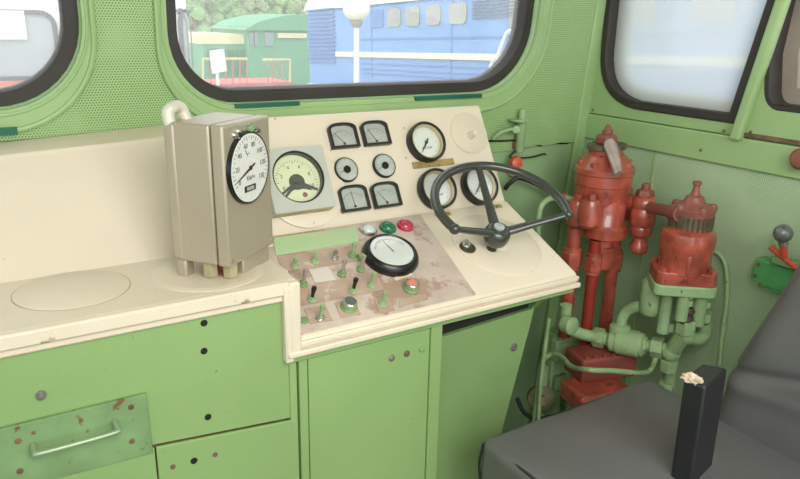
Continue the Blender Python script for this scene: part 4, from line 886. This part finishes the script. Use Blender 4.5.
# ---- red block below
rb = thing('valve_block', 'faded dark red cast block behind the seat corner under the green filter', 'valve block', loc=W(605, 380, 1.25))
RM = Matrix.Translation(W(604, 366, 1.24)) @ Matrix.Rotation(R_(-14), 4, 'Z')
MB().box((0, 0.02, 0.005), (0.185, 0.10, 0.075), RM).build('block', REDB, rb, bevel=0.008, world=True, seg=3)
RM2 = Matrix.Translation(W(596, 393, 1.21)) @ Matrix.Rotation(R_(-14), 4, 'Z')
MB().box((0, 0, 0), (0.175, 0.12, 0.060), RM2).build('cover', RED, rb, bevel=0.012, world=True, seg=3)
for k in range(6): MB().lathe([(0.007, 0), (0.007, 0.008), (0, 0.01)], RM @ Vector((-0.075+0.030*k, -0.018, 0.040)), (0, 0, 1), 10).build('stud', REDB, rb, world=True)
RMs = RM2.translation; MB().box((RMs.x, 1.25, 0.24), (0.13, 0.10, 0.48)).build('pedestal', G_PIPE, rb, world=True, bevel=0.01)

# ---- green column, hand wheel valve, hose and thin tubes at the desk's end
gb = thing('pipe_bracket', 'green steel bracket column beside the open end of the desk', 'bracket', loc=(W(565, 400, 1.42).x, 1.42, 0))
pA = W(563, 340, 1.42); MB().box((pA.x, 1.44, pA.z-0.20), (0.085, 0.05, 0.46)).box((pA.x+0.0, 1.41, pA.z-0.02), (0.10, 0.03, 0.07)).build('column', G_PIPE, gb, bevel=0.006, world=True)
MB().box((pA.x-0.01, 1.41, pA.z-0.14), (0.05, 0.02, 0.05)).box((pA.x+0.02, 1.40, pA.z-0.23), (0.02, 0.02, 0.14)).build('bracket_arm', G_WORN, gb, bevel=0.003, world=True)
MB().box((pA.x, 1.44, (pA.z-0.43)/2), (0.06, 0.04, pA.z-0.42)).build('post', G_PIPE, gb, world=True)
hv = thing('shutoff_valve', 'rust-stained round shut-off valve low between desk and bracket', 'valve', loc=W(541, 398, 1.40))
pv = W(541, 398, 1.40); MB().lathe([(0.038, -0.02), (0.043, -0.01), (0.043, 0.01), (0.032, 0.018), (0.014, 0.02), (0.014, 0.035), (0, 0.035)], pv, (-0.5, -0.8, 0.2), 26).build('hand_wheel', mat('stained_green', (132, 128, 92), 0.6, var=0.25, scale=30, chip=(120, 70, 50), chip_amt=0.5, chip_scale=30), hv, world=True)
MB().cyl(pv+Vector((0.01, 0.01, -0.14)), pv+Vector((0.01, 0.01, 0.10)), 0.016).cyl(pv+Vector((0.01, 0.01, 0.0)), pv+Vector((0.045, 0.05, 0.0)), 0.014).build('valve_body', G_PIPE, hv, world=True)
def pipe(name, pts, r, m, label, cat='pipe', seg=10):
    o = MB().tube(pts, r, seg, 6).build(name, m); tag(o, label, cat); return o
pipe('black_hose', [W(517, 398, 1.44), W(524, 412, 1.40), W(536, 419, 1.36), W(550, 417, 1.36), W(560, 414, 1.39)], 0.007, WIREB, 'black hose looping below the round shut-off valve', 'hose')
pipe('thin_tube', [W(533, 430, 1.36), W(536, 405, 1.36), W(540, 370, 1.36), W(545, 358, 1.36), W(554, 354, 1.34), W(563, 358, 1.29), W(572, 367, 1.22), W(590, 370, 1.13), W(615, 371, 1.12), W(640, 373, 1.12), W(650, 370, 1.13), W(655, 360, 1.12), W(656, 350, 1.13)], 0.0075, G_PIPE, 'thin green tube arching over from the floor to the filter outlet', 'pipe')
pipe('thin_tube', [W(549, 318, 1.34), W(546, 340, 1.34), W(541, 380, 1.34), W(538, 425, 1.34)], 0.0065, G_PIPE, 'thin straight green tube beside the sloping desk door', 'pipe')
pipe('thin_tube', [SWM @ Vector((*loc2(SWM, x, y, 0.012), 0.012)) for x, y in ((711, 251), (719, 254), (725, 264), (727, 280), (726, 305), (722, 335), (719, 365))], 0.006, G_PIPE, 'thin green tube curving down the perforated wall right of the short valve', 'pipe')
pipe('thin_tube', [W(577, 201, 1.40), W(563, 198, 1.45), W(550, 199, 1.47), W(542, 205, 1.47), W(539, 215, 1.47), W(538, 232, 1.47), W(538, 260, 1.47)], 0.009, G_PIPE, 'bent green tube left of the tall valve behind the wheel rim', 'pipe')
p = W(564, 199, 1.45); tag(MB().lathe([(0.013, -0.018), (0.017, -0.01), (0.017, 0.01), (0.013, 0.018)], p, (1, 0, 0.05), 6).build('pipe_union', RED, None, bevel=0.001), 'red union nut on the bent tube at the end of the wheel spoke', 'pipe fitting')
# ---- air cock with wires on the front wall
def FWp(x, y, h=0.03): u, v = loc2(FWM, x, y, h); return FWM @ Vector((u, v, h))
ac = thing('air_cock', 'small green air cock with a round flange on the perforated front wall', 'valve', loc=FWp(521, 125))
MB().lathe([(0.010, -0.075), (0.013, -0.07), (0.013, 0.01), (0.016, 0.014), (0.016, 0.022), (0.010, 0.026), (0.011, 0.04), (0.009, 0.052), (0, 0.054)], FWp(521.5, 127), (0, 0, 1), 20).build('cock_body', G_PIPE, ac, world=True)
MB().lathe([(0.024, 0), (0.027, 0.003), (0.024, 0.007)], FWp(517.5, 122), (0.1, 0, 1), 24).build('round_flange', G_PIPE, ac, world=True)
MB().lathe([(0.011, 0), (0.011, 0.014), (0, 0.016)], FWp(516, 129, 0.035), (-0.6, -0.8, 0), 14).build('side_port', G_PIPE, ac, world=True)
MB().lathe([(0.014, -0.012), (0.016, 0.0), (0.012, 0.01)], FWp(518, 144, 0.02), (0, 0, 1), 12).build('stained_nut', REDD, ac, world=True)
pipe('thin_tube', [FWp(x, y, h) for x, y, h in ((493, 139, 0.02), (500, 133, 0.03), (508, 130, 0.035), (515, 129, 0.035))], 0.0055, G_PIPE, 'short thin green tube running from the air cock towards the panel', 'pipe')
pipe('wall_wire', [FWp(x, y, 0.016) for x, y in ((523, 144), (519, 149), (513, 153), (510, 157), (518, 158), (532, 157), (543, 154), (546, 154.5))], 0.0028, WIREB, 'dark wire looping under the green air cock on the front wall', 'wire', 8)
pipe('wall_wire', [FWp(x, y, 0.010) for x, y in ((488, 141), (500, 141), (510, 140.5), (519, 140))], 0.0030, WIREB, 'straight dark wire running left from the air cock', 'wire', 8)
rk = thing('red_knob', 'red round knob on a bracket behind the top of the wheel', 'knob', loc=FWp(513, 163, 0.05))
MB().lathe([(0.011, 0), (0.019, 0.004), (0.021, 0.012), (0.017, 0.021), (0.008, 0.025), (0, 0.026)], FWp(514, 163, 0.04), (-0.2, -1, 0.2), 22).build('knob_cap', REDO, rk, world=True)
MB().cyl(FWp(514, 163, 0.0), FWp(514, 163, 0.045), 0.008).box(FWp(517, 170, 0.012), (0.05, 0.02, 0.03)).build('knob_bracket', G_PIPE, rk, world=True)
pipe('black_hose', [FWp(x, y, h) for x, y, h in ((505, 189, 0.03), (510, 183, 0.04), (520, 178, 0.05), (540, 186, 0.05), (560, 200, 0.04), (574, 214, 0.02))], 0.007, WIREB, 'black hose running along the front wall behind the wheel rim', 'hose')
# ---- horn lever on the right wall
def SWp(x, y, h): u, v = loc2(SWM, x, y, h); return u, v
u0_, v0_ = SWp(755, 262, 0.03); 
hl = thing('horn_lever', 'bright green lever box with red fork and grey ball knob on the right wall', 'lever', at(SWM, u0_, v0_, 0.0))
toroot2(plate('box', [[(0.0, -0.012), (0.0, -0.045), (0.018, -0.050), (0.024, -0.060), (0.050, -0.055), (0.060, -0.062), (0.20, -0.062), (0.20, 0.02), (0.06, 0.014), (0.006, 0.016)]], (0.0, 0.040), G_BRIGHT, bevel=0.005), hl)
for x_, y_ in ((0.012, -0.032), (0.016, 0.000), (0.03, -0.050)): MB().lathe([(0.006, 0), (0.005, 0.004), (0, 0.005)], (x_, y_, 0.039), (0, 0, 1), 10).build('box_screw', RUST, hl)
iu, iv = SWp(783, 233.5, 0.07); ball = Vector((iu-u0_, iv-v0_, 0.07)); ju, jv = SWp(784, 258, 0.05); joint = Vector((ju-u0_, jv-v0_, 0.05))
MB().lathe([(0.009, 0), (0.009, 1*(ball-joint).length)], joint, ball-joint, 14).build('lever_arm', REDO, hl)
MB().tube([joint+Vector((-0.038, 0.018, 0)), joint, joint+Vector((0.045, -0.020, 0.0))], 0.0075, 10, 3).build('fork', REDO, hl)
MB().ball(ball, 0.0225).build('ball_knob', mat('grey_ball', (120, 122, 122), 0.35, 0.3, var=0.15, scale=60, chip=(60, 60, 60), chip_amt=0.3, chip_scale=80), hl)
MB().lathe([(0.012, 0), (0.010, 0.012)], ball-(ball-joint).normalized()*0.030, ball-joint, 16).build('collar', STEEL, hl)
MB().box(joint-Vector((0.0, 0.012, 0.01)), (0.06, 0.02, 0.03)).build('pivot_block', G_WORN, hl, bevel=0.004)
u1_, v1_ = SWp(799, 158, 0.03); dk = MB().lathe([(0.020, 0), (0.026, 0.01), (0.026, 0.03), (0.018, 0.04), (0, 0.042)], seg=20).build('window_catch', REDD); dk.matrix_basis = at(SWM, u1_+0.01, v1_, 0.012); tag(dk, 'dark red round knob below the rear side window', 'knob')

# ================================================================ OUTSIDE
GZ = -1.9
gr = MB().box((20, 35, GZ-0.05), (140, 100, 0.1)).build('ground', mat('pale_ground', (196, 194, 180), 0.9, var=0.1, scale=0.5)); struct(gr)
BLUE = mat('hazed_blue_paint', (120, 168, 224), 0.6, var=0.04, scale=0.6); BLUED = mat('blue_recess', (92, 140, 200), 0.6, var=0.04)  # blues paled, washed-out haze of the panes is in the colour
WHT = mat('white_paint', (244, 242, 234), 0.6, var=0.02); CRM = mat('cream_stripe', (246, 236, 208), 0.6, var=0.02)
XT = 8.0
TX = frame((XT, 0, 0), (0, -1, 0), (0, 0, 1))      # u = -Y, v = Z, n = towards the cab (-X)
def tp(x, y): u, v = loc2(TX, x, y); return u, v - 0.04*(17+u)
uE = tp(308, 40)[0]
tr = thing('blue_locomotive', 'long blue locomotive with a white roof and cream stripe outside the windshield', 'locomotive', loc=(XT, 10, GZ))
zr = 1.78; z0_ = 0.12
def tbox(name, u_0, u_1, v_0, v_1, h0, h1, m, bevel=0.0, root=tr):
    o = MB().box(((u_0+u_1)/2, (v_0+v_1)/2, (h0+h1)/2), (abs(u_1-u_0), abs(v_1-v_0), abs(h1-h0)), TX).build(name, m, root, bevel=bevel, world=True); return o
uN = 3.0
tbox('body', uE, uN, z0_-1.3, zr, -2.8, 0, BLUE, 0.05)
rf = MB(); rp = [(0.06, 1.78), (0.0, 1.95), (-0.25, 2.25), (-0.8, 2.45), (-1.4, 2.5), (-2.0, 2.45), (-2.6, 2.2), (-2.86, 1.95), (-2.86, 1.78)]
rfm = frame((XT, 0, 0), (-1, 0, 0), (0, 0, 1)); rf.prism(rp, uE-0.05, uN, rfm)
for v_ in rf.bm.verts: v_.co = v_.co
# prism frame: u=-X, v=Z, n=u x v = +Y ; mirror to run along the body
for v_ in rf.bm.verts: v_.co.y = -v_.co.y
rf.build('roof', WHT, tr, world=True)
st = tp(450, 56)[1]
tbox('stripe', tp(337, 52)[0], uN, st-0.06, st+0.05, 0.0, 0.05, CRM)
tbox('sill', uE, uN, tp(310, 83)[1]-0.12, tp(310, 83)[1], 0.0, 0.05, WHT)
for yy, a_ in ((38, 0.02), (66, 0.015), (72, 0.015), (77, 0.015)):
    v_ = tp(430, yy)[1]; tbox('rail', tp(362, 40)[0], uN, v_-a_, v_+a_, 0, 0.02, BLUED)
lv = tp(309, 15); lu = tp(336, 62)
lo_ = MB(); 
for k in range(14):
    vv = 0.55+0.095*k; lo_.box(((uE+0.08+lu[0])/2, vv, 0.03), (lu[0]-uE-0.08, 0.03, 0.06), TX)
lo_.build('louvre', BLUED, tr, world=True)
lo_ = MB(); la, lb = tp(475, 3), tp(519, -2)
for k in range(6): lo_.box(((la[0]+lb[0])/2, la[1]-0.08-0.055*k+0.1, 0.02), (lb[0]-la[0], 0.022, 0.03), TX)
lo_.build('roof_louvre', mat('grey_louvre', (110, 124, 136), 0.6), tr, world=True)
vw = tp(429, 16)[1]
for (xa, xb, sq) in ((372, 384, 1), (389, 402, 0), (407, 421, 0), (428, 442, 0), (451, 468, 0)):
    ua, ub = tp(xa, 18)[0], tp(xb, 18)[0]
    o = plate('window', [rrect(ua, vw-0.17, ub, vw+0.19, 0.02 if sq else 0.09, 5)], (0.0, 0.03), BLUED if sq else mat('dim_porthole', (168, 170, 160), 0.4, var=0.1), TX); toroot(o, tr)
for px_ in (372, 452): 
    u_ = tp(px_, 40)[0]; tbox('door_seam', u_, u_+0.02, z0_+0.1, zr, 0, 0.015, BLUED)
# side windows of the blue body further along, seen through the side pane
for k in range(5):
    ua = uE + 7.9+1.15*k; o = plate('window', [rrect(ua, 1.2, ua+0.6, 1.85, 0.06, 4)], (0.0, 0.03), mat('dim_porthole', (168, 170, 160), 0.4), TX); toroot(o, tr)
for k in range(4):
    p = TX @ Vector((uE+1.5+3.6*k, 0, -0.9)); MB().cyl((p.x+1.0, p.y, GZ+0.5), (p.x-0.75+0.5, p.y, GZ+0.5), 0.5, seg=28).build('wheel', mat('dark_iron', (70, 66, 62), 0.6), tr, world=True)
PV = Matrix.Translation((XT, 17, 0.8)); tr.matrix_basis = PV @ Matrix.Rotation(math.atan(-0.04), 4, 'X') @ PV.inverted() @ tr.matrix_basis      # it stands on a slight gradient
# white ladder hoop standing in front
lad = thing('white_ladder', 'white tubular ladder rail in front of the blue locomotive', 'ladder', loc=(7.2, 8, GZ))
TX2 = frame((7.2, 0, 0), (0, -1, 0), (0, 0, 1))
L2 = lambda x, y: TX2 @ Vector((*loc2(TX2, x, y), 0))
bot = GZ+0.02
lp_ = [L2(488, 82), L2(498, 55), L2(506, 34), L2(511, 31), L2(517, 33), L2(519, 45), L2(518, 82)]
a0 = lp_[0].copy(); a0.y += (a0.y-lp_[1].y)*0.9; a0.z = bot; a6 = lp_[-1].copy(); a6.z = bot
MB().tube([a0]+lp_+[a6], 0.028, 8, 4).build('rail', WHT, lad, world=True)
MB().tube([L2(511, 33), L2(511, 60), L2(505, 82), Vector((7.2, L2(503, 82).y, bot))], 0.02, 8, 3).build('rung_post', WHT, lad, world=True)
# lamp post
lpst = thing('lamp_post', 'white lamp post with a round globe before the blue locomotive', 'lamp post', loc=(*W(356, 50, 9.0).xy, GZ))
pt = W(356.5, 9, 9.0)
MB().cyl((pt.x, 9.0, GZ), (pt.x, 9.0, pt.z-0.18), 0.045, 0.038).build('post', WHT, lpst, world=True)
MB().ball((pt.x, 9.0, pt.z), 0.19, 24, 0.85).build('globe', mat('opal_globe', (246, 242, 226), 0.4, var=0.01), lpst, world=True)
MB().lathe([(0.05, -0.06), (0.09, 0.0), (0.09, 0.04)], (pt.x, 9.0, pt.z-0.19), (0, 0, 1), 16).build('collar', mat('lamp_collar_grey', (150, 150, 146), 0.5), lpst, world=True)
# green locomotive, railings, white post, board
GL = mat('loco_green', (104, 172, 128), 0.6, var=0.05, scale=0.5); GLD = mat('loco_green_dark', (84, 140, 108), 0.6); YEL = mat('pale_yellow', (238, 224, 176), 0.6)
YL = 20.0
gl_ = thing('green_locomotive', 'green diesel locomotive with a rounded cab roof and yellow band, left of the blue one', 'locomotive', loc=(W(270, 60, YL).x, YL, GZ))
def gbox(name, xa, ya, xb, yb, y0, y1, m, bevel=0):
    a = W(xa, ya, y0); b = W(xb, yb, y0); return MB().box(((a.x+b.x)/2, (y0+y1)/2, (a.z+b.z)/2), (b.x-a.x, abs(y1-y0), abs(a.z-b.z)), Matrix()).build(name, m, gl_, bevel=bevel, world=True)
gbox('long_hood', 203, 42, 250, 92, YL+0.3, YL+3, GL)
gbox('yellow_band', 200, 34, 250, 44, YL+0.28, YL+3.02, YEL)
gbox('cab', 247, 26, 340, 96, YL, YL+3, GL, 0.04)
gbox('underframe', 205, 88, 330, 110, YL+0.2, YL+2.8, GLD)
ca = W(245, 30, YL); cb = W(318, 30, YL); top = W(290, 14, YL).z
rfb = MB(); n_ = 12
rp = [(ca.x-0.05, ca.z)] + [(ca.x + (cb.x+1.6-ca.x)*(k/n_), ca.z + (top-ca.z)*math.sin(PI*k/n_)**0.6) for k in range(1, n_)] + [(cb.x+1.6, ca.z)]
rfb.prism(rp, -YL+0.1, -YL-3.1, frame((0, 0, 0), (1, 0, 0), (0, 0, 1))); rfb.build('cab_roof', GL, gl_, world=True)
for (xa, ya, xb, yb) in ((249, 32, 253, 46), (254, 32, 258, 46), (264, 32, 273, 46), (281, 17, 302, 27)):
    a = W(xa, ya, YL); b = W(xb, yb, YL); MB().box(((a.x+b.x)/2, YL-0.02, (a.z+b.z)/2), (b.x-a.x, 0.05, a.z-b.z)).build('window', mat('loco_window', (146, 160, 160), 0.4), gl_, world=True)
a = W(277, 33, YL); b = W(306, 38, YL); MB().box(((a.x+b.x)/2, YL-0.03, (a.z+b.z)/2), (b.x-a.x, 0.06, a.z-b.z)).build('yellow_band', YEL, gl_, world=True)
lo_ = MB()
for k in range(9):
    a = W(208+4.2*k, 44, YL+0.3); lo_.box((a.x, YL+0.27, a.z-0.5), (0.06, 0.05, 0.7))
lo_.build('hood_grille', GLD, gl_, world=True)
fr_ = thing('platform_railing', 'pale yellow railing with a red deck in front of the green locomotive', 'railing', loc=(W(250, 80, 12.0).x, 12.0, GZ))
YR = 15.0
m_ = MB()
for seg_ in (((203, 92), (203, 59), (247, 59)), ((263, 60), (290, 59.5), (290, 92))):
    m_.tube([W(x, y, YR) for x, y in seg_], 0.03, 8, 0)
m_.build('top_rail', mat('railing_yellow', (226, 206, 150), 0.6), fr_, world=True)
for x in (211, 218, 226, 233, 240, 247, 268, 273, 277, 283): MB().tube([W(x, 59.5, YR), W(x, 92, YR)], 0.014, 6, 0).build('baluster', mat('railing_red', (196, 130, 110), 0.6), fr_, world=True)
a = W(200, 80, YR); b = W(292, 92, YR); MB().box(((a.x+b.x)/2, YR+0.6, a.z-0.20), (b.x-a.x, 1.3, 0.22)).build('deck', mat('hazed_red_deck', (222, 116, 104), 0.6, var=0.06), fr_, world=True)  # deck red lightened to carry the haze seen through the windshield
MB().box(((a.x+b.x)/2, YR+0.6, (a.z-0.3+GZ)/2), (b.x-a.x-0.2, 1.0, a.z-0.3-GZ)).build('underframe', mat('grey_underframe', (160, 150, 142), 0.7), fr_, world=True)
q4 = [W(210, 51, 14.0), W(224, 49, 14.0), W(227, 71, 14.0), W(213, 74, 14.0)]
bdm = MB(); A = [bdm.bm.verts.new(p) for p in q4]; B = [bdm.bm.verts.new(p+Vector((0, 0.05, 0))) for p in q4]
bdm.bm.faces.new(A); bdm.bm.faces.new(B[::-1]); [bdm.bm.faces.new((A[i], A[(i+1) % 4], B[(i+1) % 4], B[i])) for i in range(4)]
sgn = thing('white_board', 'tilted blank white board hanging by the railing', 'sign', loc=(q4[3].x, 14.0, GZ)); bdm.build('panel', WHT, sgn, world=True)
MB().cyl(((q4[0].x+q4[1].x)/2, 14.06, GZ), ((q4[0].x+q4[1].x)/2, 14.06, q4[0].z-0.1), 0.03).build('stake', WHT, sgn, world=True)
# white coach end at the left with a grey window, and white posts
cw = thing('white_coach', 'white coach end with grey windows and a red sill, at the far left', 'railway coach', loc=(0.4, 10, GZ))
a = W(-60, -30, 9.0); b = W(192, 110, 9.0)
xr = W(190, 40, 9.0).x
MB().box(((-4+xr)/2, 10.5, 1.4), (xr+4, 3.0, 3.4)).build('coach_body', mat('white_coach_paint', (246, 244, 240), 0.6, var=0.02, scale=0.6), cw, bevel=0.08, world=True)
for (xa, ya, xb, yb) in ((-60, 11, 60, 77), (179, 10, 197, 74)):
    a = W(xa, ya, 9.0); b = W(xb, yb, 9.0)
    bz = rrect(a.x, b.z, b.x if xb < 100 else xr-0.02, a.z, 0.14, 6)
    fx = frame((0, 9.0, 0), (1, 0, 0), (0, 0, 1))
    o = plate('window', [bz], (0.0, 0.03), mat('coach_pane', (176, 182, 184), 0.3, var=0.03, scale=0.5), fx); toroot(o, cw)
    o = plate('window_rim', [inset(bz, -0.03), inset(bz, 0.02)], (0.0, 0.05), mat('rim_grey', (100, 102, 102), 0.5), fx); toroot(o, cw)
za = W(30, 80, 9.0).z; MB().box(((-4+xr)/2, 8.97, za-0.25), (xr+4, 0.06, 0.5)).build('red_sill', mat('hazed_red_sill', (226, 128, 112), 0.6, var=0.04), cw, world=True)  # sill red paled for the glare outside, put into its paint
MB().box(((-4+xr)/2, 10.5, (GZ+za-0.45)/2), (xr+3.8, 2.4, za-0.45-GZ)).build('bogie_skirt', mat('grey_underframe', (160, 150, 142), 0.7), cw, world=True)
m_ = W(12, 25, 8.96); MB().box((m_.x-0.05, 8.95, m_.z), (0.36, 0.03, 0.3)).build('notice', WHT, cw, world=True)
# trees
LEAF = [mat('leaf_%s' % n, c, 0.9, var=0.25, scale=2.0) for n, c in (('pale', (150, 184, 128)), ('mid', (128, 166, 108)), ('dull', (158, 176, 136)))]
BARK = mat('bark', (150, 128, 112), 0.9, var=0.2)
def tree(px, py, Y, r, hgt, k, label, kind='tree'):
    p = W(px, py, Y); t = thing('leafy_tree', label, 'tree', loc=(p.x, Y, GZ))
    rnd = random.Random(int(px*7+Y)); m = MB()
    for _ in range(44):
        c = p + Vector((rnd.uniform(-r*0.62, r*0.62), rnd.uniform(-r*0.5, r*0.5), rnd.uniform(-hgt*0.5, hgt*0.5))); rr = r*rnd.uniform(0.28, 0.42)
        n0 = len(m.bm.verts); bmesh.ops.create_icosphere(m.bm, subdivisions=3, radius=1.0); m.bm.verts.ensure_lookup_table()
        for v_ in m.bm.verts[n0:]:
            q_ = v_.co.copy(); v_.co = c + q_*rr*(1+0.45*noise.noise(q_*3+c)+0.25*noise.noise(q_*8+c))
    m.build('foliage', LEAF[k], t, world=True)
    MB().cyl((p.x, Y, GZ), (p.x, Y, p.z+hgt*0.4), 0.22, 0.12, 10).build('trunk', BARK, t, world=True)

names = ('leftmost pale tree at the end of the tree line over the yellow band', 'dull green tree, second from the left behind the long green hood', 'fresh green tree, third from the left above the long green hood', 'pale tree just left of the green cab roof', 'fresh green tree above the left slope of the green cab roof', 'dull green tree above the middle of the green cab roof', 'pale tree above the right half of the green cab roof', 'fresh green tree touching the white roof end of the blue locomotive', 'dull green tree behind the end of the white coach')
for k, px_ in enumerate((193, 208, 223, 238, 253, 268, 283, 300)):
    tree(px_, 6 + (k % 3)*3, 38 if k % 2 == 0 else 46, 0.84 if k % 2 == 0 else 1.0, 4.4, (0, 2, 1)[k % 3], names[k])
tree(177, 6, 46, 1.0, 4.4, 2, names[8])

for o in bpy.data.objects:
    if o.parent is None and o.get('category'):
        k = o.name.split('.')[0]
        g = {'toggle_switch': 'toggle switches on the worn plate', 'indicator_lamp': 'indicator lamps above the round meter', 'push_button': 'push buttons on the worn plate', 'square_meter': 'square meters on the cream panel', 'small_dial': 'small round dials on the cream panel', 'round_gauge': 'round pressure gauges on the cream panel', 'leafy_tree': 'trees behind the locomotives', 'brake_valve': 'red brake valves', 'thin_tube': 'thin green tubes'}.get(k)
        if g: o['group'] = g
